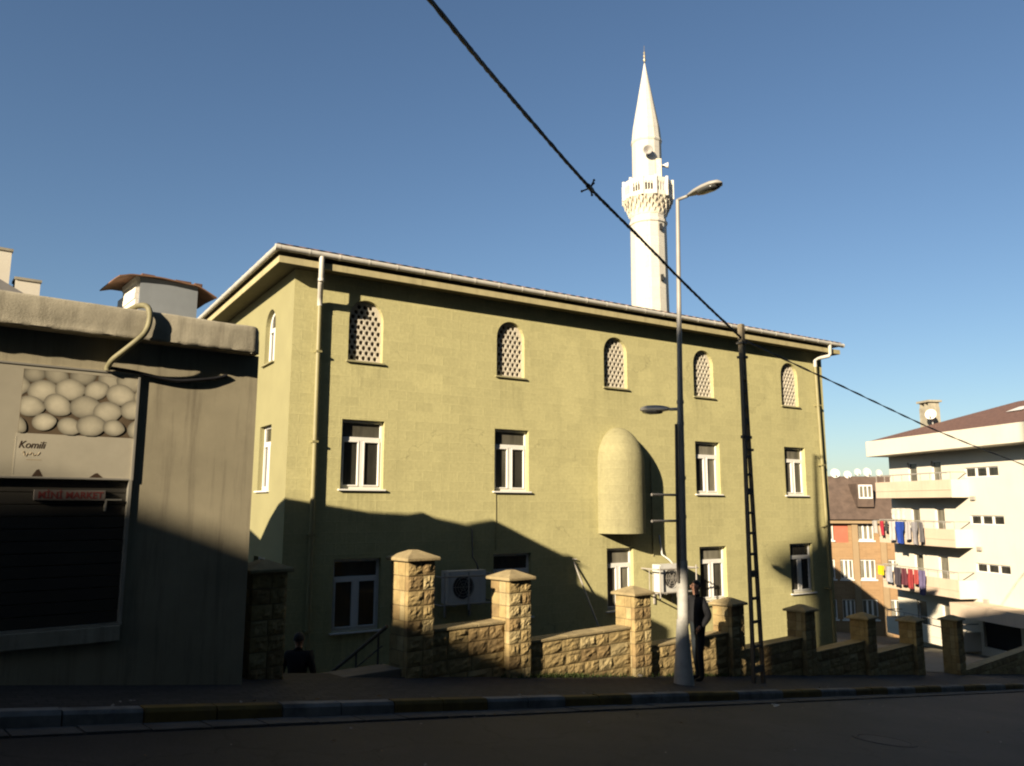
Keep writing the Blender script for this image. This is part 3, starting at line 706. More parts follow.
# metal gate between the last two pillars
g_ = empty('metal_gate', W(17.0,-.1,S(17.6)-.05), STREET_ROT, 'small dark metal gate between the two rightmost dark pillars', 'gate')
g = MB(); 
for x in (0.02,.95): g.box(x,x+.05,-.02,.03,0,1.05)
for z in (.1,.55,1.0): g.box(.07,.95,-.015,.025,z,z+.04)
g.build('gate_frame', M['steel_dark'], g_)
for i in range(6): MB().box(.17+.13*i,.19+.13*i,0,.016,.14,1.0).build('bar', M['steel_dark'], g_)
g_.rotation_euler.z = STREET_ROT+R(35)

# weeds along the foot of the wall
wd_ = MB()
for i in range(1400):
    t_ = random.uniform(1.5, 8.2) if i%3 else random.gauss(3.2,.6)
    if abs(noise.noise(Vector((t_*1.7,0,3)))) < .12 and random.random()<.7: continue
    o_ = .09+abs(random.gauss(0,.06)); hh = random.uniform(.03,.10); a = random.uniform(0,6.28); q = W(t_,o_,S(t_)-.01)
    d_ = Vector((math.cos(a),math.sin(a),0))*.012; le = Vector((random.gauss(0,.03),random.gauss(0,.03),hh))
    wd_.add([q-d_,q+d_,q+le],[(0,1,2)])
tag(wd_.build('weeds', M['grass']), 'thin green weeds along the foot of the stone wall', None, None, 'stuff')
for (t_,o_) in ((4.72,.25),(5.44,2.5)):
    q = W(t_,o_,S(t_)+(.01 if o_<1.7 else -.10)); b = MB()
    for k in range(10):
        b.add([tuple(Vector((random.gauss(0,.03),random.gauss(0,.03),random.uniform(0,.045)))) for _ in range(3)],[(0,1,2)])
    o = b.build('paper_scrap', M['foam']); o.location = q
    tag(o, 'white crumpled paper scrap at the foot of the sunlit wall' if o_<1.7 else 'white crumpled paper scrap lying on the road by the kerb','litter')
lf = MB(); random.seed(11)
for i in range(420):
    t_ = random.uniform(-5,22); o_ = random.choice((random.gauss(.35,.12),random.gauss(1.55,.08),random.gauss(2.35,.25),random.uniform(2.3,7)))
    z_ = S(t_)+.008 if o_ < 1.68 else S(t_)-.095+.04*min(1,max(0,(o_-2.2)/3))
    if 1.68 <= o_ < 2.2: z_ = S(t_)-.098
    q = W(t_,o_,z_); a = random.uniform(0,6.28); k_ = random.uniform(.012,.035); u = Vector((math.cos(a),math.sin(a),random.uniform(-.2,.2)-.1))*k_; v_ = Vector((-math.sin(a),math.cos(a),random.uniform(0,.5)))*k_*.6
    lf.add([q-u,q+v_,q+u,q-v_*.8],[(0,1,2,3)],random.choice((0,0,1)))
tag(lf.build('leaf_litter', [pmat('dry leaf', (.13,.085,.035), .8, .4, 30), pmat('pale grit', (.22,.20,.17), .9, .3, 30)]), 'dry leaves and pale grit scattered on the pavement and road', None, None, 'stuff')
# manhole cover
mc = empty('manhole_cover', W(4.28,4.81,S(4.28)-.088), 0, 'round iron manhole cover set in the dark road', 'manhole cover')
mc.rotation_euler = Matrix.Identity(3).to_euler()
nrm = (WD+Vector((0,0,-.128))).normalized().cross(WN).normalized(); nrm = nrm if nrm.z>0 else -nrm
mc.rotation_euler = nrm.to_track_quat('Z','Y').to_euler()
b = MB(); b.lathe([(.40,-.05),(.40,.012),(.33,.012),(.33,.004),(.02,.004)],28); b.build('rim', M['asphalt'], mc)
b = MB(); b.lathe([(.32,.0),(.32,.010),(.02,.010)],28); b.build('lid', M['iron'], mc)

# ------------------------------------------------------------------ street lamp
LB0 = Vector((3.043,14.626,-3.10))
lamp = empty('street_lamp', LB0, 0, 'tall grey street lamp with white conical base and two lamp heads', 'street lamp')
top = Vector((.14,0,8.93))
b = MB(); b.lathe([(.185,-.12),(.18,.0),(.172,.08),(.115,.85),(.10,1.05),(.098,1.1)],20); b.build('base', M['lamp_base'], lamp, smooth=True, angle=40)
def lp(h): return top*(h/8.93)
b = MB(); b.tube([lp(1.05),lp(3.5),lp(5.5),lp(8.93)],[.090,.072,.050,.036],14,cap=True)
for h in (2.1,4.2,5.0,4.6,3.6,2.9): b.tube([lp(h)-Vector((0,0,.03)),lp(h)+Vector((0,0,.03))],.088 if h<4 else .068,14)
b.build('pole', M['lampgrey'], lamp, smooth=True, angle=40)
b = MB(); b.tube([lp(1.0),lp(2.12)],[.099,.095],14); b.build('painted_band', M['lamp_base'], lamp, smooth=True, angle=40)
def lamp_head(p, dirv, ln, rise):
    dv = Vector(dirv).normalized()
    b = MB(); e = p+dv*.24+Vector((0,0,rise*.35)); b.tube([p,e],.03,10); ar = b.build('arm', M['lampgrey'], lamp, smooth=True)
    u = Vector((-dv.y,dv.x,0)); ax = (dv*ln+Vector((0,0,rise))).normalized(); w = ax.cross(u)*-1
    if w.z < 0: w = -w
    prof = [(0,.035,.03),(.08,.06,.05),(.25,.11,.075),(.5,.15,.09),(.75,.16,.09),(.92,.12,.07),(1,.03,.02)]
    n = 16
    def pt(f,a,hw_,hh_):
        s_ = math.sin(a); return e+ax*(f*ln)+u*(hw_*math.cos(a))+w*(hh_*s_*(1 if s_>0 else .45))
    b = MB(); b.add([pt(f,2*math.pi*k/n,a_,c_) for f,a_,c_ in prof for k in range(n)],[(i*n+k,i*n+(k+1)%n,(i+1)*n+(k+1)%n,(i+1)*n+k) for i in range(len(prof)-1) for k in range(n)]+[tuple(range(n)),tuple((len(prof)-1)*n+k for k in range(n))])
    ho = b.build('lamp_head', M['lampgrey'], lamp, smooth=True)
    b = MB(); prof = [(.3,.06,.05),(.42,.12,.062),(.7,.135,.065),(.88,.09,.05)]
    b.add([e+ax*(f*ln)+u*(a_*math.cos(2*math.pi*k/n))-w*(.022+c_*max(0,math.sin(2*math.pi*k/n))) for f,a_,c_ in prof for k in range(n)],[(i*n+k,i*n+(k+1)%n,(i+1)*n+(k+1)%n,(i+1)*n+k) for i in range(len(prof)-1) for k in range(n)]+[tuple(range(n)),tuple((len(prof)-1)*n+k for k in range(n))])
    b.build('lamp_cover', M['lamp_glass'], ho, smooth=True)
lamp_head(lp(8.93), tuple(WN), .76, .03)
lamp_head(lp(4.87), tuple(-WN), .68, .04)
br_ = MB(); q0 = -WD*.13
br_.tube([lp(1.75)+q0,lp(4.58)+q0],.028,8)
br_.build('banner_post', M['steel_dark'], lamp)
br_ = MB()
for h in (3.29,2.83): br_.tube([lp(h)+q0,lp(h)+q0-WD*.72],.022,8)
br_.build('banner_arm', M['metal_grey'], lamp)

# ------------------------------------------------------------------ lattice pole, cables
def lattice_pole(t_, off, label):
    o = empty('utility_pole', W(t_,off,S(t_)-.05), STREET_ROT, label, 'utility pole', 'steel lattice utility poles')
    H = 6.55
    def hw_(z): return .165-.122*(z/H)
    b = MB()
    for s_ in (-1,1):
        pts = []
        for z in (0,H):
            x = s_*hw_(z); pts += [(x-.026,-.035,z),(x+.026,-.035,z),(x+.026,.035,z),(x-.026,.035,z)]
        b.add(pts,[(0,1,5,4),(1,2,6,5),(2,3,7,6),(3,0,4,7),(4,5,6,7),(0,3,2,1)])
    b.build('channels', M['steel_dark'], o)
    z = .25; k = 0
    while z < H-.1:
        w_ = hw_(z); m_ = MB(); hh = .05 if k%4 else .13
        m_.box(-w_+.024,w_-.024,-.03,.03,z,z+hh); m_.build('batten', M['steel_dark'], o); z += .47-.012*k; k += 1
    b = MB(); b.box(-.055,.055,-.055,.055,H-.55,H+.62); b.build('pole_top', M['wood'], o, bevel=.01)
    for q in ((-.16,.16,-.03,.03,H-1.75,H-1.69),(-.02,.2,-.03,.03,H-2.0,H-1.95),(-.09,.09,-.075,.075,H-.1,H-.05),(-.09,.09,-.075,.075,H+.2,H+.24)):
        b = MB(); b.box(*q); b.build('clamp', M['steel_dark'], o)
    return o
up1 = lattice_pole(7.43,.95,'dark steel lattice utility pole with pale wooden top, right of the standing man')
up1.rotation_euler.y = R(-.85)
PTOP = Vector((4.72,16.05,3.42))
def cable(name, pts, r, strands, label, mats, twist=1.2, n=60):
    b = MB(); pts = [Vector(p) for p in pts]
    def pos(f):
        f *= len(pts)-1; i = min(int(f),len(pts)-2); g = f-i
        P = [pts[max(i-1,0)],pts[i],pts[i+1],pts[min(i+2,len(pts)-1)]]
        return .5*((2*P[1])+(P[2]-P[0])*g+(2*P[0]-5*P[1]+4*P[2]-P[3])*g*g+(3*P[1]-P[0]-3*P[2]+P[3])*g**3)
    tot = sum((pts[i+1]-pts[i]).length for i in range(len(pts)-1))
    for s_ in range(strands):
        pp = []
        for i in range(n+1):
            f = i/n; c = pos(f); a = 2*math.pi*(s_/strands + f*tot/twist)+.8*noise.noise(Vector((f*tot*.7,s_,1)))
            k = r*1.25*(1+.5*noise.noise(Vector((f*tot*.9,3,s_)))) if strands>1 else 0
            pp.append(c+Vector((math.cos(a)*k*.8,math.cos(a)*k*.3,math.sin(a)*k)))
        b.tube(pp, r, 6)
    o = b.build(name, mats, None, smooth=True); tag(o, label, 'cable'); return o
# sampled along the picture rays at their true distances (see the notes for the poles)
def ray(x, y, D):
    dx, dy = (x-512), (383-y); c, s_ = math.cos(rr), math.sin(rr); dx, dy = c*dx-s_*dy, s_*dx+c*dy
    v = Vector((dx, 795*math.cos(pr)-dy*math.sin(pr), 795*math.sin(pr)+dy*math.cos(pr))); return v*(D/v.y)
c1 = [PTOP, ray(690,289,14.4), ray(640,238,12.6), ray(590,188,11.0), ray(520,108,8.7), ray(430,0,6.3)]
far_end = c1[-1]+(c1[-1]-c1[-2])*6.2+Vector((0,0,.5))
far_mid = c1[-1]+(c1[-1]-c1[-2])*2.5+Vector((0,0,.1))
cable('power_cable', c1+[far_mid,far_end], .0135, 4, 'thick twisted black power cable crossing the sky to the lattice pole', M['black_cable'], 1.1, 160)
K = ray(590,188,11.0)
o = empty('cable_clamp', K, 0, 'spiky black cable clamp on the twisted overhead cable', 'clamp')
b = MB(); dv = (c1[4]-c1[3]).normalized(); b.tube([-dv*.1,dv*.1],.035,8); b.build('sleeve', M['black_cable'], o)
for q in ((.06,0,.12),(-.12,0,-.05),(.03,.02,-.10),(.05,-.03,.06)):
    b = MB(); b.tube([(0,0,0),q],.012,6); b.lathe([(.012,q[2]-.015),(.02,q[2]),(.012,q[2]+.015)],8,q[0],q[1]); b.build('tail', M['black_cable'], o)
up2 = copy_tree(up1); up2.location = W(33,.95,S(33)-.05); up2['label'] = 'dark steel lattice utility pole further down the street, out past the cream house'
p2 = W(33,.95,S(33)+7.2)
cable('service_cable', [PTOP-Vector((0,0,.02)), ray(850,390,19.8), ray(940,432,24.5), ray(1024,465,30.0), p2], .012, 2, 'thinner black cable running right from the lattice pole past the cream house', M['black_cable'], 2.2, 90)

# ------------------------------------------------------------------ people
def person(root, joints, edges, head, mats_by, tilt=0):
    """joints: name -> (pos, radius, material); one skinned continuous body"""
    names = list(joints); me = bpy.data.meshes.new('body')
    me.from_pydata([joints[n][0] for n in names], [(names.index(a),names.index(b)) for a,b in edges], [])
    o = bpy.data.objects.new('body_tmp', me); COL.objects.link(o)
    sk = o.modifiers.new('skin','SKIN'); sk.use_smooth_shade = True
    for i,n in enumerate(names):
        r_ = joints[n][1]; me.skin_vertices[0].data[i].radius = r_ if isinstance(r_, tuple) else (r_,r_)
        me.skin_vertices[0].data[i].use_root = (n == 'pelvis')
    ss = o.modifiers.new('sub','SUBSURF'); ss.levels = 2; ss.render_levels = 2
    bpy.context.view_layer.update()
    dg = bpy.context.evaluated_depsgraph_get(); m2 = bpy.data.meshes.new_from_object(o.evaluated_get(dg))
    bpy.data.objects.remove(o)
    m2.materials.clear()
    for m_ in mats_by: m2.materials.append(m_)
    for p in m2.polygons:
        c = p.center; best = min(names, key=lambda n: (Vector(joints[n][0])-c).length/(max(joints[n][1]) if isinstance(joints[n][1],tuple) else joints[n][1])**.5)
        p.material_index = joints[best][2]; p.use_smooth = True
    ob = bpy.data.objects.new('body', m2); COL.objects.link(ob); ob.parent = root
    return ob
def hair_cap(root, c, yaw, r, back_only=False):
    b = MB(); n = 18; rows = []
    for i in range(9):
        a = math.pi/2*(1-i/8*1.15)
        rows.append((a))
    vs = []
    for a in rows:
        for k in range(n):
            q = 2*math.pi*k/n+yaw; front = math.cos(2*math.pi*k/n)
            aa = max(a, .55*front+.05) if front>0 else a
            k_ = 1.0+.05*noise.noise(Vector((math.cos(q)*3,math.sin(q)*3,aa*4)))
            vs.append((c[0]+r[0]*k_*math.cos(aa)*math.cos(q), c[1]+r[1]*k_*math.cos(aa)*math.sin(q), c[2]+r[2]*k_*math.sin(aa)))
    b.add(vs,[(i*n+k,i*n+(k+1)%n,(i+1)*n+(k+1)%n,(i+1)*n+k) for i in range(8) for k in range(n)])
    return b.build('hair', M['hair'], root, smooth=True)
def add_head_details(root, c, yaw, H=.24, ears=True):
    """nose, ears, brow and mouth set into the skinned head"""
    f = Vector((math.cos(yaw),math.sin(yaw),0)); s_ = Vector((-f.y,f.x,0)); c = Vector(c)
    b = MB()
    def blob(p, rx, ry, rz, m):
        vs = []; n = 8
        for i in range(5):
            a = -math.pi/2+math.pi*i/4
            for k in range(n):
                q = 2*math.pi*k/n; vs.append(p+f*(rx*math.cos(a)*math.cos(q))+s_*(ry*math.cos(a)*math.sin(q))+Vector((0,0,rz*math.sin(a))))
        b.add(vs,[(i*n+k,i*n+(k+1)%n,(i+1)*n+(k+1)%n,(i+1)*n+k) for i in range(4) for k in range(n)],m)
    blob(c+f*.098+Vector((0,0,-.005)),.022,.014,.028,0)
    for e in (-1,1): blob(c+s_*(.082*e)+Vector((0,0,0)),.02,.012,.033,0)
    for e in (-1,1): blob(c+f*.086+s_*(.033*e)+Vector((0,0,.022)),.008,.012,.006,1)
    blob(c+f*.09+Vector((0,0,-.052)),.006,.024,.005,1)
    return b.build('face', [M['skin'],M['hair']], root, smooth=True)
def hand(root, wrist, dirv, side):
    d = Vector(dirv).normalized(); s_ = d.cross(Vector((0,0,1))); s_ = s_.normalized() if s_.length>.1 else Vector((1,0,0)); w_ = d.cross(s_)
    b = MB(); p = Vector(wrist); b.tube([p-d*.02,p+d*.04,p+d*.085],[.026,.036,.034],8)
    for i,l in enumerate((.065,.078,.074,.058)):
        a = p+d*.08+s_*(.024-.016*i); b.tube([a,a+d*l*.5+w_*.006,a+d*l*.8+w_*.022],[.009,.0085,.007],6)
    a = p+d*.03+s_*.034; b.tube([a,a+d*.03+s_*.02,a+d*.06+s_*.02+w_*.01],[.011,.010,.008],6)
    return b.build('hand', M['skin'], root, smooth=True)
# the man on the pavement: weight on both feet, turned to face left, hands in jacket pockets
mp = W(5.98,.62)
man = empty('person', mp, R(200), 'person in black jacket and dark trousers standing on the pavement behind the street lamp', 'person')
J = {'pelvis':((0,0,.93),(.15,.125),1),'spine':((0,0,1.12),(.185,.14),0),'chest':((.0,0,1.33),(.205,.145),0),'neckb':((.0,0,1.47),(.085,.08),0),'neck':((.015,0,1.535),(.055,.055),2),
 'jaw':((.03,0,1.60),(.068,.078),2),'head':((.022,0,1.665),(.082,.098),2),'crown':((.01,0,1.735),(.06,.07),2),
 'shl':((0,.18,1.41),(.085,.085),0),'ell':((-.07,.275,1.16),(.07,.07),0),'wrl':((.07,.235,.97),(.048,.048),0),
 'shr':((0,-.18,1.41),(.085,.085),0),'elr':((-.07,-.275,1.16),(.07,.07),0),'wrr':((.07,-.235,.97),(.048,.048),0),
 'hem':((0,0,.84),(.155,.13),1),
 'hil':((0,.085,.82),(.09,.09),1),'knl':((.03,.095,.48),(.066,.066),1),'anl':((.0,.10,.10),(.05,.052),1),'fol':((.04,.105,.045),(.045,.04),3),'tol':((.16,.12,.035),(.04,.03),3),
 'hir':((0,-.085,.82),(.09,.09),1),'knr':((.0,-.10,.48),(.066,.066),1),'anr':((-.05,-.105,.10),(.05,.052),1),'for':((-.01,-.11,.045),(.045,.04),3),'tor':((.11,-.13,.035),(.04,.03),3)}
EDG = [('pelvis','spine'),('spine','chest'),('chest','neckb'),('neckb','neck'),('neck','jaw'),('jaw','head'),('head','crown'),('chest','shl'),('shl','ell'),('ell','wrl'),('chest','shr'),('shr','elr'),('elr','wrr'),
 ('pelvis','hil'),('hil','knl'),('knl','anl'),('anl','fol'),('fol','tol'),('pelvis','hir'),('hir','knr'),('knr','anr'),('anr','for'),('for','tor')]
J.pop('hem')
person(man, J, EDG, None, [M['jacket'],M['trousers'],M['skin'],M['shoe']])
add_head_details(man, (.02,0,1.665), 0); hair_cap(man, (.008,0,1.67), 0, (.098,.086,.105))
for sgn in (-1,1): hand(man, (.09,.215*sgn,.965), (.5,-.3*sgn,-.8), sgn)
man.scale = (1.03,1.03,1.03)
# the figure on the stairs, seen from behind, arms at the sides
p2_ = W0+WD*(-.66)+WN*(-2.3); p2_.z = -3.72
pb = empty('person', p2_, R(88), 'person in dark clothes seen from behind at the foot of the shaded stairs', 'person')
J2 = dict(J); 
J2['ell'] = ((-.02,.27,1.15),(.06,.06),0); J2['wrl'] = ((.06,.27,.93),(.048,.048),0)
J2['elr'] = ((-.02,-.27,1.15),(.06,.06),0); J2['wrr'] = ((.04,-.28,.93),(.048,.048),0)
J2['chest'] = ((0,0,1.33),(.21,.15),0); J2['spine'] = ((0,0,1.1),(.19,.15),0)
J2['knl'] = ((.08,.095,.50),(.066,.066),1); J2['anl'] = ((.06,.10,.10),(.05,.052),1); J2['fol'] = ((.1,.105,.045),(.045,.04),3); J2['tol'] = ((.22,.12,.035),(.04,.03),3)
pb.scale = (.95,.95,.95); person(pb, J2, EDG, None, [M['jacket'],M['trousers'],M['skin'],M['shoe']])
add_head_details(pb, (.02,0,1.665), 0); hair_cap(pb, (.0,0,1.66), 0, (.105,.092,.115))
for sgn in (-1,1): hand(pb, (.05,.275*sgn,.92), (.25,0,-1), sgn)

# ------------------------------------------------------------------ the grey shop at the left
SA = 51.3; KS = 1.025; S0 = Vector((-3.07,9.54,-2.08))*KS; sdv = Vector((math.sin(R(SA)),math.cos(R(SA)),0))
SROT = R(90-SA)
shop = empty('shop_building', S0, SROT, 'low grey cement shop building with thick concrete roof slab, half in shade', 'building'); shop.scale = (KS,)*3
def sz(z): return z+2.08
XL = -2.95; XR = -.02
b = MB()
b.panel(rect(XL,XR,-.4,sz(1.78)), [rect(-2.9,-1.37,sz(-1.24),sz(.24))], lambda a,z,d:(a,d,z), .06)
b.add([(XR,0,-.4),(XR,2.8,-.4),(XR,2.8,sz(1.78)),(XR,0,sz(1.78)),(XL,2.8,-.4),(XL,2.8,sz(1.78)),(XL,0,-.4),(XL,0,sz(1.78))],[(0,1,2,3),(1,4,5,2),(4,6,7,5)])
b.build('wall', M['render_grey'], shop)
def slab():
    b = MB(); x0,x1,y0,y1,z0,z1 = -4.6,-.09,-.22,2.85,sz(1.77),sz(2.10)
    nx = 140; prof = [(.012,0),(.0,.012),(0,.04),(0,.1),(0,.16),(.0,.24),(.0,.30),(.012,.322),(.04,.33)]
    def fn(u,w):
        i = int(round(w*(len(prof)-1))); dy,dz = prof[i]; x = x0+(x1-x0)*u
        rag = 1.4 if i in (0,1,2,6,7,8) else 1.0; e = rag*.006*noise.noise(Vector((x*6,dz*3,7)))+.012*noise.noise(Vector((x*1.3,dz*9,1)))+.003*noise.noise(Vector((x*9,dz*30,4)))+.003*noise.noise(Vector((x*25,dz*40,4)))
        end = .05*max(0,(u-.98)/.02)**2.5
        return (x, y0+dy+e+end*1.2, z0+dz+(e*.9 if i>5 else (e*.9 if i<2 else 0))-(end*.8 if i>2 else 0)+(end*.4 if i<1 else 0))
    b.grid(fn,[i/nx for i in range(nx+1)],[i/(len(prof)-1) for i in range(len(prof))])
    b.add([(x0,y0,z0),(x1,y0+.04,z0),(x1,y1,z0),(x0,y1,z0),(x0,y0+.06,z1),(x1,y0+.1,z1-.02),(x1,y1,z1),(x0,y1,z1),(x1,y0+.05,z0+.15)],[(0,1,2,3),(4,7,6,5),(1,2,6,5,8),(2,3,7,6),(3,0,4,7)])
    return b.build('roof_slab', M['conc'], shop, smooth=True, angle=50)
slab()
dw = MB()
for i in range(12): 
    z0 = sz(-1.24)+i*.1233; dw.box(-2.9,-1.37,.045,.075,z0+.004,z0+.1193); 
sh_o = dw.build('shutter', M['shutter'], shop)
fr = MB(); fr.box(-1.385,-1.355,-.03,.06,sz(-1.24),sz(.26)); fr.box(-2.9,-1.355,-.05,.0,sz(-1.255),sz(-1.232)); 
fr.build('shutter_frame', M['frame_al'], sh_o)
lg = MB(); lg.box(-2.9,-1.37,-.06,.02,sz(-1.42),sz(-1.258)); lg.build('ledge', M['conc'], shop, bevel=.01)
lc = MB(); lc.box(-1.60,-1.44,-.012,.05,sz(.035),sz(.05)); lc.box(-1.6,-1.585,-.012,.05,sz(-.08),sz(.035)); lc.build('latch', M['frame_al'], sh_o)
# poster
def spt(x, out, z): return S0+(sdv*x+Vector((sdv.y,-sdv.x,0))*out+Vector((0,0,z+2.08)))*KS
pst = empty('advertising_poster', spt(-1.37,-.017,.27), SROT, 'faded advertising poster of pale lemons in a crate above the dark shutter', 'poster')
pst.scale = (KS,)*3; Wp, Hp = 1.53, 1.13
b = MB(); b.box(-Wp,0,-.035,-.001,0,Hp); b.build('panel', M['poster'], pst)
b = MB(); b.box(-1.10,-.002,-.0375,-.0352,.0,.435); b.box(-1.10,-1.09,-.0385,-.0374,.02,.40); b.build('crate_print', M['poster_crate'], pst)
b = MB(); b.box(-1.085,-.002,-.0374,-.0354,.436,1.09); bo_ = b.build('print_ground', M['ink_mid'], pst)
# printed lemons: flat ovals, each tinted from the middle out
def lemon_mat():
    m, nt, bs = new_mat('printed lemon'); a = N(nt,'ShaderNodeVertexColor'); a.layer_name = 'tint'
    tc = N(nt,'ShaderNodeTexCoord').outputs['Object']
    nz = ramp(nt, noise_tex(nt,tc,9,4),.3,.7,(.85,.85,.85),(1.08,1.08,1.08))
    nt.links.new(mixc(nt,1.0,a.outputs['Color'],nz,'MULTIPLY'), bs.inputs['Base Color']); bs.inputs['Roughness'].default_value = .5; return m
vs=[]; fs=[]; cols=[]
random.seed(3)
LEM = []
for r_i,(zc,n0) in enumerate(((1.04,5),(.90,5),(.72,5),(.53,5))):
    for k in range(-1,n0+1):
        LEM.append((-1.0+k*.235+(.11 if r_i%2 else 0)+random.uniform(-.03,.03), zc+random.uniform(-.028,.028), random.uniform(.092,.128), r_i))
for q,(cx_,cz_,rr2,r_i) in enumerate(LEM):
    n=22; base=len(vs); ang=random.uniform(-.6,.6); lay=-.0378-.0006*q/ len(LEM)*10-.0008*r_i; K=4
    tone=random.uniform(.85,1.12)*(.72 if r_i==0 else 1)
    for j in range(K+1):
        f=j/K
        for k in range(n):
            a=2*math.pi*k/n; nip = 1+.12*max(0,math.cos(a))**10
            ex=rr2*1.12*f*math.cos(a)*nip; ez=rr2*.94*f*math.sin(a)
            x=cx_+ex*math.cos(ang)-ez*math.sin(ang); z=cz_+ex*math.sin(ang)+ez*math.cos(ang)
            x=min(max(x,-1.084),-.003); z=min(max(z,.437),1.088)
            vs.append((x,lay,z))
            sh_=(1.1-.72*f**2.4)*tone
            cols.append((.47*sh_,.42*sh_,.30*sh_,1))
    for j in range(K):
        for k in range(n): fs.append((base+j*n+k,base+j*n+(k+1)%n,base+(j+1)*n+(k+1)%n,base+(j+1)*n+k))
me=bpy.data.meshes.new('fruit_print'); me.from_pydata(vs,[],fs); ca=me.color_attributes.new('tint','FLOAT_COLOR','POINT')
for i,c_ in enumerate(cols): ca.data[i].color=c_
me.materials.append(lemon_mat()); fo_=bpy.data.objects.new('fruit_print',me); COL.objects.link(fo_); fo_.parent=pst
b = MB(); b.box(.0,.022,-.052,-.001,-.02,Hp+.02); b.box(-Wp,0,-.045,-.0,Hp,Hp+.018); b.box(-Wp,0,-.045,-.0,-.018,0); b.build('frame', M['frame_al'], pst)
def text(name, body, size, mat_, parent, loc, shear=0, bold=0, sx=1):
    cu = bpy.data.curves.new(name,'FONT'); cu.body = body; cu.size = size; cu.shear = shear; cu.offset = bold; cu.extrude = .0008
    o = bpy.data.objects.new('t', cu); COL.objects.link(o); bpy.context.view_layer.update()
    me = bpy.data.meshes.new_from_object(o.evaluated_get(bpy.context.evaluated_depsgraph_get())); bpy.data.objects.remove(o)
    me.materials.clear(); me.materials.append(mat_)
    ob = bpy.data.objects.new(name, me); COL.objects.link(ob); ob.parent = parent; ob.location = loc; ob.rotation_euler = (math.pi/2,0,0); ob.scale = (sx,1,1); return ob
text('lettering', 'Komili', .105, M['ink'], pst, (-1.075,-.0392,.285), .30, .0, .85)
b = MB()
b.tube([(-1.03+.011*k, -.0384, .225+.022*math.sin(k*1.9)*(1 if k<6 else .5)+.012*math.cos(k*.9)) for k in range(15)], .0035, 5); b.build('faint_script', M['ink_pale'], pst)
b = MB(); b.box(-.99,-.86,-.0388,-.0376,.165,.172); b.build('underline_print', M['ink_pale'], pst)
b = MB()
for cx_,w_,h_ in ((-.88,.10,.075),(-.34,.13,.05)): b.add([(cx_-w_/2,-.0386,.002),(cx_+w_/2,-.0386,.002),(cx_+.01,-.0386,h_),(cx_-.012,-.0386,h_*.9)],[(0,1,2,3)])
b.build('torn_patch', M['ink'], pst)
sg = empty('shop_sign', spt(-2.26,.0,.035), SROT, 'narrow pale strip sign with red lettering on the dark shutter', 'sign')
sg.scale = (KS,)*3; b = MB(); b.box(0,.655,-.012,.04,0,.105); b.build('strip', M['signpale'], sg)
text('lettering', 'MİNİ MARKET', .098, M['signred'], sg, (.03,-.0135,.018), 0, .002, .95)
# vent hood on the roof
vh = empty('vent_hood', spt(-1.21,-.9,2.08), SROT, 'sheet metal box with a bent rusty lid on the shop roof', 'vent hood'); vh.scale = (KS,)*3
HW, HH_, HD = .69, .69, .98
b = MB(); b.box(0,HW,0,.012,-.02,HH_); b.box(HW-.012,HW,.012,HD,-.02,HH_-.02); b.build('metal_panel', M['steel_sheet'], vh)
b = MB()
for i in range(10):
    z0 = i*.072; y1_ = HD-.05-.12*abs(noise.noise(Vector((i*1.7,5,0))))-(.2 if i > 7 else 0)
    b.box(-.05-.03*noise.noise(Vector((i*1.7,2,0))),-.001,.02,y1_,z0-.02,z0+.05)
b.build('foam_panel', M['foam'], vh)
def lidz(x,y): return HH_+.015-.09*max(0,-x-.12)/.3-.16*max(0,x-HW+.02)/.3+.02*noise.noise(Vector((x*2.5,y*2.5,0)))+.03*(y-.5)
b = MB(); xs_, ys_ = frange(-.25,.92,.039), frange(-.05,1.04,.0545)
b.grid(lambda x,y:(x,y,lidz(x,y)+.014), xs_, ys_); b.grid(lambda x,y:(x,y,lidz(x,y)), xs_, ys_)
for x in (xs_[0],xs_[-1]): b.add([(x,y,lidz(x,y)+q) for y in ys_ for q in (0,.014)],[(2*i,2*i+1,2*i+3,2*i+2) for i in range(len(ys_)-1)])
b.add([(x,ys_[0],lidz(x,ys_[0])+q) for x in xs_ for q in (0,.014)],[(2*i,2*i+1,2*i+3,2*i+2) for i in range(len(xs_)-1)])
b.build('lid', M['rust'], vh, smooth=True, angle=40)
for x,w_ in ((.02,.16),(.42,.2),(.66,.1)):
    MB().box(x,x+w_,.05,.17,lidz(x,.1)+.012,lidz(x,.1)+.055).build('loose_brick', M['tile'], vh, bevel=.008)
# hose over the slab edge
hp = [spt(-1.52,-.5,2.13),spt(-1.50,-.2,2.14),spt(-1.44,.05,2.17),spt(-1.385,.2,2.15),spt(-1.36,.265,2.07),spt(-1.36,.275,1.95),spt(-1.40,.275,1.83),spt(-1.48,.26,1.73),spt(-1.58,.20,1.62),spt(-1.66,.12,1.53),spt(-1.69,.06,1.46),spt(-1.69,.05,1.42)]
b = MB()
def smooth_pts(ps, n=6):
    out=[]
    for i in range(len(ps)-1):
        P=[ps[max(i-1,0)],ps[i],ps[i+1],ps[min(i+2,len(ps)-1)]]
        for k in range(n):
            g=k/n; out.append(.5*((2*P[1])+(P[2]-P[0])*g+(2*P[0]-5*P[1]+4*P[2]-P[3])*g*g+(3*P[1]-P[0]-3*P[2]+P[3])*g**3))
    return out+[ps[-1]]
b.tube(smooth_pts(hp), .032, 10)
o = b.build('hose', M['hose'], None, smooth=True); tag(o, 'thick olive hose hanging over the concrete slab edge above the poster', 'hose')
wp = [spt(-1.68,.05,1.45),spt(-1.45,.05,1.435),spt(-1.30,.05,1.415),spt(-1.0,.04,1.38),spt(-.75,.045,1.41),spt(-.55,.03,1.45),spt(-.40,.02,1.5)]
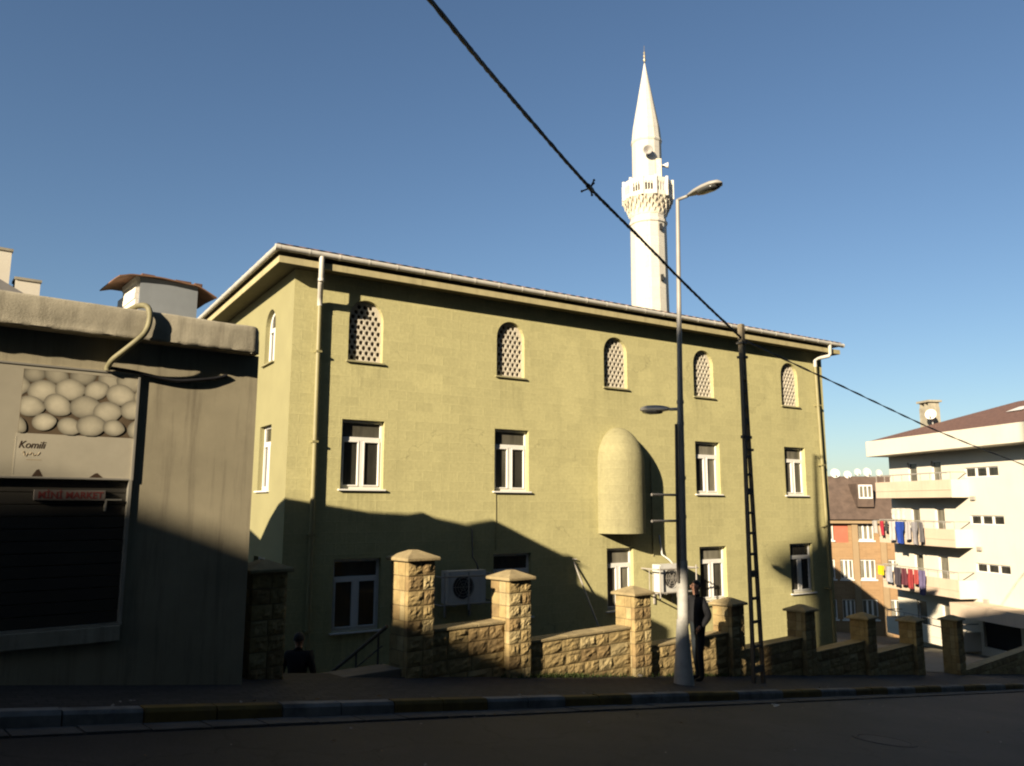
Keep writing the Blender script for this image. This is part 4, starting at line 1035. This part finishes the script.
b = MB(); b.tube(smooth_pts(wp), .02, 8); o = b.build('black_wire', M['black_cable'], None, smooth=True); tag(o, 'black cable sagging across the shop wall under the slab', 'cable')

# ------------------------------------------------------------------ neighbours: uphill house, house behind, houses across the street
# uphill house next to the shop: its sloping roof line throws the long shadow over the lower facade
gp = [(0.05,2.35),(.86,2.3),(.92,3.74),(1.18,3.72),(1.86,3.40),(2.38,2.98),(3.13,2.55),(3.53,2.45),(4.06,2.18),(4.6,1.80),(5.55,2.05),(5.75,2.3)]
nb = empty('uphill_house', S0+sdv*(-3.0*KS), SROT, 'low house with a sloping grey roof uphill of the grey shop', 'house')
nb.scale = (KS,)*3; b = MB()
pts = [(0.05,-1.0)]+[(v, z+1.93-.06) for v,z in gp]+[(5.75,-1.0)]
b.prism(pts, -9, -.02); b.v = [(y,x,z) for x,y,z in b.v]; b.build('wall', M['opp_wall'], nb)
b = MB(); pts = [(v,z+1.93) for v,z in gp]
vs = [(x,v,z) for x in (-9.1,.0) for v,z in pts]+[(x,v,z-.055) for x in (-9.1,.0) for v,z in pts]; n = len(pts)
b.add(vs,[(i,i+1,n+i+1,n+i) for i in range(n-1)]+[(n+i,n+i+1,3*n+i+1,3*n+i) for i in range(n-1)]+[(0,n,3*n,2*n)])
b.build('roof', M['grey_roof'], nb)
bh = empty('rear_house', (-15.2,19,-2), R(38), 'pale house with chimneys peeping over the grey shop roof at far left', 'house')
b = MB(); b.box(0,9,0,7,-2,7.2); b.build('wall', M['cream'], bh)
b = MB(); b.prism([(-.3,7.2),(9.3,7.2),(9.3,7.35),(2.95,7.35),(1.2,8.25),(-.3,8.25)],-.3,7.3); b.build('roof', M['grey_roof'], bh)
for (x,w_,h_) in ((1.62,.75,1.42),(2.52,.58,.68)):
    b = MB(); b.box(x,x+w_,.3,.9,7.2,7.3+h_); co_ = b.build('chimney', M['cream'], bh)
    MB().box(x-.03,x+w_+.03,.27,.93,7.302+h_,7.302+h_+.07).build('chimney_cap', M['conc'], co_)
hb = empty('shadow_caster_house', (9.5,41.7,-8), 0, 'house with a sloping roof added unseen behind the right end of the green building to cast a shadow', 'house')  # unseen house, added and sloped to cast the slanting shadow on the brick house
b = MB(); b.prism([(0,-1),(6.5,-1),(6.5,8.6),(3,11.4),(0,11.4)],0,6); b.build('wall', M['cream'], hb)
b = MB(); b.prism([(-.2,11.42),(3.05,11.42),(6.7,8.45),(6.7,8.57),(3.05,11.54),(-.2,11.54)],-.2,6.2); b.build('roof', M['tile'], hb)
ub = empty('uphill_sky_blocker', W(-28,-2.5,S(-28)-1), STREET_ROT, 'unseen tall grey block added uphill on the mosque side to cut sky light', 'house')  # unseen block, added to close off sky light from up the street
b = MB(); b.box(-40,0,0,6,-2,14); b.build('wall', M['opp_wall2'], ub)
b = MB(); b.box(-40.3,.3,-.3,6.3,14.002,14.25); b.build('roof', M['grey_roof'], ub)
# across the street (behind the camera), terraces of houses that shade the road
def opp(name, prof, o0, o1, label, m_):
    o = empty(name, W0+Vector((0,0,-2.45)), STREET_ROT, label, 'house', 'houses across the street')
    b = MB(); b.prism([(t_, z+2.45) for t_,z in prof], -o1, -o0); b.build('wall', m_, o)
    b = MB(); ts_ = [p[0] for p in prof]; zs_ = [p[1] for p in prof]
    return o
opp('terrace_house', [(-62,2),(-37.3,2),(-37.3,13.3),(-38.0,13.75),(-39.2,14.2),(-40.4,14.85),(-42,15.45),(-62,15.8)], 11.5, 21, 'tall ochre house across the street uphill, outside the picture, with sloping top', M['opp_wall'])
opp('terrace_house', [(-37.28,2),(-29.92,1),(-29.92,12.35),(-37.28,12.95)], 11.5, 21, 'lower grey house across the street between two taller ones, outside the picture', M['opp_wall2'])
opp('terrace_house', [(-29.9,1),(-13,-1),(-13,15.9),(-16.5,16.9),(-22.8,19.5),(-28.9,17.95),(-31.4,17.85),(-33.3,17.8),(-33.3,17.3),(-31.2,17.4),(-31.2,13.5),(-29.9,13.5)], 11.5, 21, 'tallest ochre house with overhanging upper floor across the street, outside the picture', M['opp_wall'])
opp('terrace_house', [(-12.6,-2),(36,-8),(36,19),(12,21),(12,23),(-12.6,24)], 12.0, 24, 'long grey house row right behind the photographer, added unseen to block sky light', M['opp_wall2'])  # unseen row, added and raised to deepen the shadows by blocking sky

# ------------------------------------------------------------------ cream apartment house at right
kf = 1.087
c0 = Vector((21.49,46,0))*kf
cr = empty('apartment_house', c0+Vector((0,0,-9)), R(-80.4), 'cream apartment house with peach balconies, laundry and red tile roof', 'building')
def cz(z): return z*kf+9
def cx(x): return x*kf
b = MB()
wins = [rect(cx(6.3),cx(8.5),cz(1.42),cz(1.9)), rect(cx(6.42),cx(8.6),cz(-.86),cz(-.42)), rect(cx(6.55),cx(8.72),cz(-3.12),cz(-2.7))]
doors = []
for k in range(4):
    zb_ = .62-2.43*k
    for x0 in (2.0,3.9): doors.append(rect(cx(x0),cx(x0+.75),cz(zb_),cz(zb_+1.75)))
gar_ = [rect(cx(6.7),cx(9.0),cz(-6.6),cz(-5.25))]
b.panel(rect(cx(.4),cx(16),-2,cz(2.95)), wins+doors+gar_, lambda a,z,d:(a,d,z), .2)
b.add([(cx(.4),0,-2),(cx(.4),9,-2),(cx(.4),9,cz(2.95)),(cx(.4),0,cz(2.95)),(cx(16),0,-2),(cx(16),9,-2),(cx(16),9,cz(2.95)),(cx(16),0,cz(2.95))],[(0,1,2,3),(4,5,6,7),(1,5,6,2)])
b.build('wall', M['cream'], cr)
for poly in wins:
    x0,x1 = poly[0][0],poly[1][0]; z0,z1 = poly[0][1],poly[2][1]; f = MB()
    for q in range(4):
        xx = x0+(x1-x0)*q/3; f.box(max(x0,xx-.07),min(x1,xx+.07),.06,.12,z0,z1)
    f.box(x0,x1,.065,.115,z0,z0+.05); f.box(x0,x1,.065,.115,z1-.05,z1)
    fo = f.build('window_frame', M['pvc'], cr); MB().box(x0,x1,.1,.11,z0,z1).build('pane', M['glass'], fo)
    MB().box(x0-.25,x1+.15,-.05,-.002,z0-.12,z1+.12).build('surround', M['peach'], fo) if False else None
for poly in doors:
    x0,x1 = poly[0][0],poly[1][0]; z0,z1 = poly[0][1],poly[2][1]; f = MB()
    f.box(x0,x0+.07,.1,.16,z0,z1); f.box(x1-.07,x1,.1,.16,z0,z1); f.box(x0+.07,x1-.07,.1,.16,z1-.07,z1)
    fo = f.build('balcony_door', M['pvc'], cr); MB().box(x0,x1,.13,.15,z0,z1).build('pane', M['glass_curtain'], fo)
MB().box(cx(6.7),cx(9.0),.15,.19,cz(-6.6),cz(-5.25)).build('garage_dark_sheet', M['dark'], cr)  # flat dark sheet filling the opening, the inner dark put into its colour
for k in range(4):
    zb_ = .45-2.43*k; x0, x1 = cx(.45+.07*k), cx(6.5); h0 = cz(zb_); bb = MB()
    bb.box(x0,x1,-1.05,-.002,h0,h0+.14); bb.box(x0,x1,-1.05,-.95,h0+.14,h0+.95); bb.box(x0,x0+.1,-.95,-.002,h0+.14,h0+.95); bb.box(x1-.1,x1,-.95,-.002,h0+.14,h0+.95,1)
    bb.box(x0+.0,x1,-1.075,-1.05,h0+.40,h0+.43); bb.box(x1+.002,x1+.012,-1.05,-.002,h0-.002,h0+.952,1)
    bo_ = bb.build('balcony', [M['peach'] if k < 3 else M['cream'], M['cream']], cr)
    rl = MB()
    rl.tube([(x0+.05,-.05,h0+1.35),(x0+.05,-1.0,h0+1.35),(x1-.05,-1.0,h0+1.35),(x1-.05,-.05,h0+1.35)],.03,6)
    for q in range(9):
        xx = x0+.05+(x1-x0-.1)*q/8; rl.tube([(xx,-1.0,h0+.95),(xx,-1.0,h0+1.35)],.02,5)
    rl.build('railing', M['metal_grey'], bo_)
    if k < 3:
        ln_ = MB(); ln_.tube([(x0-.1,-1.35,h0+1.3),(x1-.2,-1.35,h0+1.3)],.012,5); ln_.tube([(x0+.05,-1.0,h0+1.3),(x0+.05,-1.4,h0+1.3)],.02,5); ln_.tube([(x1-.3,-1.0,h0+1.3),(x1-.3,-1.4,h0+1.3)],.02,5)
        ln_.build('clothes_line', M['metal_grey'], bo_)
# projecting eave and tiled roof
ev = MB(); xa, xb_ = cx(-.05), cx(17); ya = -1.3
ev.box(xa+.25,xb_,ya,10.3,cz(2.80),cz(3.66)); ev.lathe([(.25,cz(2.80)),(.25,cz(3.66))],20,xa+.25,ya+.25); ev.box(xa,xa+.26,ya+.25,10.3,cz(2.80),cz(3.66))
ev.build('eave', M['cream'], cr)
rf = MB(); z0 = cz(3.66)+.002; ym = (ya+10.3)/2; hh = 1.95
A = [(xa+.2,ya+.1,z0),(xb_,ya+.1,z0),(xb_,10.2,z0),(xa+.2,10.2,z0),(xa+6,ym,z0+hh),(xb_,ym,z0+hh)]
rf.add(A,[(0,1,5,4),(3,0,4),(2,3,4,5),(1,2,5)]); rf.build('roof', M['tile'], cr)
ch = MB(); ch.box(cx(1.35),cx(2.2),1.6,2.3,z0,z0+2.0); cho = ch.build('chimney', M['conc'], cr)
c2 = MB(); c2.box(cx(1.25),cx(2.3),1.5,2.4,z0+2.3,z0+2.42)
for q in (1.38,1.75,2.08): c2.box(cx(q),cx(q)+.12,1.62,2.28,z0+2.0,z0+2.3)
c2.build('chimney_cap', M['conc'], cho)
ch = MB(); ch.box(cx(8.3),cx(9.1),3.6,4.2,z0+1.2,z0+2.6); ch.box(cx(8.2),cx(9.2),3.5,4.3,z0+2.6,z0+2.72); ch.build('chimney', M['conc'], cr)
skl = MB(); yk = 1.6; zk = z0+hh*(yk-ya-.1)/(ym-ya-.1)
skl.add([(cx(7.6),yk,zk+.06),(cx(8.6),yk,zk+.06),(cx(8.6),yk+.9,zk+.06+.9*hh/(ym-ya-.1)),(cx(7.6),yk+.9,zk+.06+.9*hh/(ym-ya-.1))],[(0,1,2,3)]); skl.build('skylight', M['dish'], cr)
cpy = MB(); cpy.box(cx(6.4),cx(13),-1.6,-.002,cz(-5.15),cz(-4.55)); cpy.build('garage_canopy', M['peach'], cr)
vt = MB()
for x_,z_ in ((6.65,.32),(6.8,-2.1),(6.95,-4.55)): vt.box(cx(x_),cx(x_)+.3,-.12,-.002,cz(z_),cz(z_)+.2)
vt.build('wall_vent', M['metal_grey'], cr)
def cpt(x, out, z): 
    a = R(-80.4); X = Vector((math.cos(a),math.sin(a),0)); Yv = Vector((-math.sin(a),math.cos(a),0))
    return c0 + X*cx(x) - Yv*out + Vector((0,0,z*kf))
# laundry
def cloth(x, z, w_, h_, col, label, kind='laundry'):
    o = MB(); nx, nz = 6, 6
    if kind == 'shirt':
        pr_ = lambda v: 1.0 if v < .65 else 1.25
    else: pr_ = lambda v: 1.0
    sd = random.uniform(0,50)
    def fn(u,v,e=0):
        return ((u-.5)*w_*pr_(v)+.02*math.sin(v*5+sd), -.03+e+.04*math.sin(u*9+sd)*(1-v*.5)+.03*noise.noise(Vector((u*3,v*3,sd))), -h_*(1-v)-.03*(1-v)*math.sin(u*7+sd))
    us = [i/nx for i in range(nx+1)]
    o.grid(lambda u,v: fn(u,v,0), us, us); o.grid(lambda u,v: fn(u,v,.018), us, us)
    ob = o.build('laundry', colmat('cloth '+label, hexc(col,.85)), None, smooth=True); ob.location = cpt(x,1.35*1.0,z); ob.rotation_euler = (0,0,R(-80.4))
    tag(ob, label, 'laundry', 'laundry on the balconies'); return ob
zl2 = (.45-2.43)+ (1.28/kf); zl3 = (.45-4.86)+1.28/kf
UP = ' on the upper balcony clothes line'; LO = ' on the lower balcony clothes line'
for x,w_,h_,c_,l_,kd in ((.62,.55,.75,(.50,.46,.40),'pale grey towel hanging leftmost','t'),(1.25,.35,.85,(.45,.03,.05),'red shirt hanging','shirt'),(1.62,.25,.6,(.05,.05,.05),'small black cloth next to the red shirt hanging','t'),
    (2.1,.42,1.1,(.55,.50,.46),'light grey trousers hanging left of the blue garment','t'),(2.75,.62,1.25,(.02,.06,.33),'bright blue garment hanging','shirt'),(3.4,.36,1.0,(.42,.38,.36),'first grey garment right of the blue one hanging','t'),(3.95,.45,1.25,(.30,.28,.28),'long mid grey garment hanging','shirt'),(4.45,.28,1.1,(.12,.11,.11),'charcoal garment hanging rightmost','t')):
    cloth(x,zl2,w_,h_,c_,l_+UP,kd)
for x,w_,h_,c_,l_,kd in ((.9,.6,.55,(.75,.62,.01),'bright yellow cloth hanging','t'),(1.6,.6,.9,(.42,.42,.45),'pale bluish cloth hanging beside the yellow one','t'),(2.3,.5,1.0,(.06,.05,.06),'black garment hanging in the middle','shirt'),(2.85,.4,.95,(.12,.03,.04),'dark maroon garment hanging','t'),
    (3.35,.42,1.1,(.33,.04,.04),'red trousers hanging','t'),(3.8,.3,.8,(.36,.06,.05),'small red cloth between red trousers and purple shirt hanging','t'),(4.25,.42,1.35,(.15,.12,.22),'purple grey shirt hanging rightmost','shirt')):
    cloth(x,zl3,w_,h_,c_,l_+LO,kd)
for x,z_,w_,h_ in ((2.4,-.15,.5,.55),(2.95,-.1,.55,.6)):
    ob = cloth(x,z_,w_,h_,(.72,.66,.54),'white cloth '+('left' if x<2.6 else 'right')+' of the pair hung above the blue garment','shirt')

# ------------------------------------------------------------------ brown brick house with dishes
bb0 = Vector((20.0,59,-11)); bw = empty('brick_house', bb0, R(-3), 'orange brown brick house with dark mansard roof behind the green building', 'building')
def bz(z): return z+11
WX, HH = 11.0, bz(-.95)
wl = []; XW = lambda px: (px-512)/795*58.2/ (1.0) - 20.0
def bx(px): return (px-512)*.0730-20.0
cols_ = [bx(838),bx(857.5),]
w_ = 1.08
rowz = [(-2.45,-1.1),(-5.2,-3.8),(-8.0,-6.6)]
for zr in rowz:
    for xw in (bx(857.3),bx(884.5),bx(818)): wl.append(rect(xw,xw+w_,bz(zr[0]),bz(zr[1])))
for zr in rowz[1:]: wl.append(rect(bx(838),bx(838)+.9,bz(zr[0]),bz(zr[1])))
lg_ = [rect(bx(833),bx(833)+1.05,bz(-2.6),bz(-1.05))]
b = MB(); b.panel(rect(0,WX,-1,HH), wl+lg_, lambda a,z,d:(a,d,z), .25)
b.add([(0,0,-1),(0,9,-1),(0,9,HH),(0,0,HH),(WX,0,-1),(WX,9,-1),(WX,9,HH),(WX,0,HH)],[(0,1,2,3),(4,5,6,7),(1,5,6,2)]); b.build('wall', M['brick_brown'], bw)
for poly in wl:
    x0,x1 = poly[0][0],poly[1][0]; z0,z1 = poly[0][1],poly[2][1]; f = MB()
    for q in range(4):
        xx = x0+(x1-x0)*q/3; f.box(max(x0,xx-.06),min(x1,xx+.06),.1,.16,z0,z1)
    f.box(x0,x1,.105,.155,z0,z0+.09); f.box(x0,x1,.105,.155,z1-.09,z1)
    fo = f.build('window', M['pvc'], bw); MB().box(x0,x1,.13,.14,z0,z1).build('pane', M['glass_curtain'], fo)
    MB().box(x0-.08,x1+.08,-.08,.1,z0-.1,z0-.005).build('sill', M['pvc'], fo)
for poly in lg_:
    x0,x1 = poly[0][0],poly[1][0]; z0,z1 = poly[0][1],poly[2][1]
    MB().box(x0,x1,.1,.22,z0,z1).build('red_panel', M['redpaint'], bw)
for px in (850.5,877.5,905): 
    MB().box(bx(px),bx(px)+.42,-.12,-.003,0,HH-.3).build('pilaster', M['pilaster'], bw)
b = MB(); b.box(-.2,WX+.2,-.35,.0,HH-.28,HH-.05); b.build('cornice', M['pilaster'], bw)
b = MB(); y0_ = -.55; z0 = HH
b.add([(-.5,y0_,z0),(WX+.5,y0_,z0),(WX+.5,9.5,z0),(-.5,9.5,z0),(.2,2.2,z0+3.2),(WX-.6,2.2,z0+3.2),(WX-.6,6.5,z0+3.2),(.2,6.5,z0+3.2)],[(0,1,5,4),(1,2,6,5),(2,3,7,6),(3,0,4,7),(4,5,6,7),(0,3,2,1)]); b.build('roof', M['roof_dark'], bw)
dr = MB(); xd = bx(858); dr.box(xd,xd+1.15,-.1,1.6,z0+.9,z0+2.6); dr.build('dormer', M['roof_dark'], bw)
f = MB(); 
for q in range(4): f.box(xd+.1+.3*q,xd+.17+.3*q,-.16,-.101,z0+1.55,z0+2.45)
f.box(xd+.1,xd+1.07,-.155,-.102,z0+1.5,z0+1.6); f.box(xd+.1,xd+1.07,-.155,-.102,z0+2.4,z0+2.5)
fo = f.build('dormer_window', M['pvc'], bw); MB().box(xd+.1,xd+1.07,-.12,-.1015,z0+1.5,z0+2.5).build('pane', M['glass_curtain'], fo)
def dish(p, r, yaw, label, grp='satellite dishes on the roofs'):
    o = empty('satellite_dish', p, yaw, label, 'satellite dish', grp)
    b = MB(); n = 20; rows = [(0,.16),(.35,.14),(.7,.08),(1,0)]
    vs = [(r*k*math.cos(2*math.pi*i/n), h*r*1.2+ .28*r*k*math.sin(2*math.pi*i/n), r+.35+r*k*math.sin(2*math.pi*i/n)) for k,h in rows for i in range(n)]
    b.add(vs,[(j*n+i,j*n+(i+1)%n,(j+1)*n+(i+1)%n,(j+1)*n+i) for j in range(3) for i in range(n)]); b.build('reflector', M['dish'], o, smooth=True)
    b = MB(); b.tube([(0,.2*r,r+.3),(0,.35,.3),(0,.35,-.5)],.04,6); b.build('mount', M['metal_grey'], o)
    b = MB(); b.tube([(0,.0,.4),(0,-r*.8,r+.2)],.02,5); b.box(-.05,.05,-r*.85,-r*.7,r+.15,r+.28); b.build('feed_arm', M['metal_grey'], o)
for i,(px,py,r_,l_) in enumerate(((835,472.5,.40,'largest white satellite dish, leftmost on the dark brown roof'),(847.5,474,.33,'white satellite dish second from left on the dark brown roof'),(857.5,471.5,.30,'white satellite dish in the middle of the dark brown roof'),(867,471.5,.40,'white satellite dish second from right on the dark brown roof'),(879,472.5,.33,'white satellite dish rightmost on the dark brown roof'))):
    q = ray(px,py,60.8); q.z -= r_+.35; dish(q, r_*.85, R(-8+6*i), l_)
q = cpt(2.75,-1.2,4.55); dish(q-Vector((0,0,.15)), .31, R(-40), 'white satellite dish beside the chimney of the cream house')
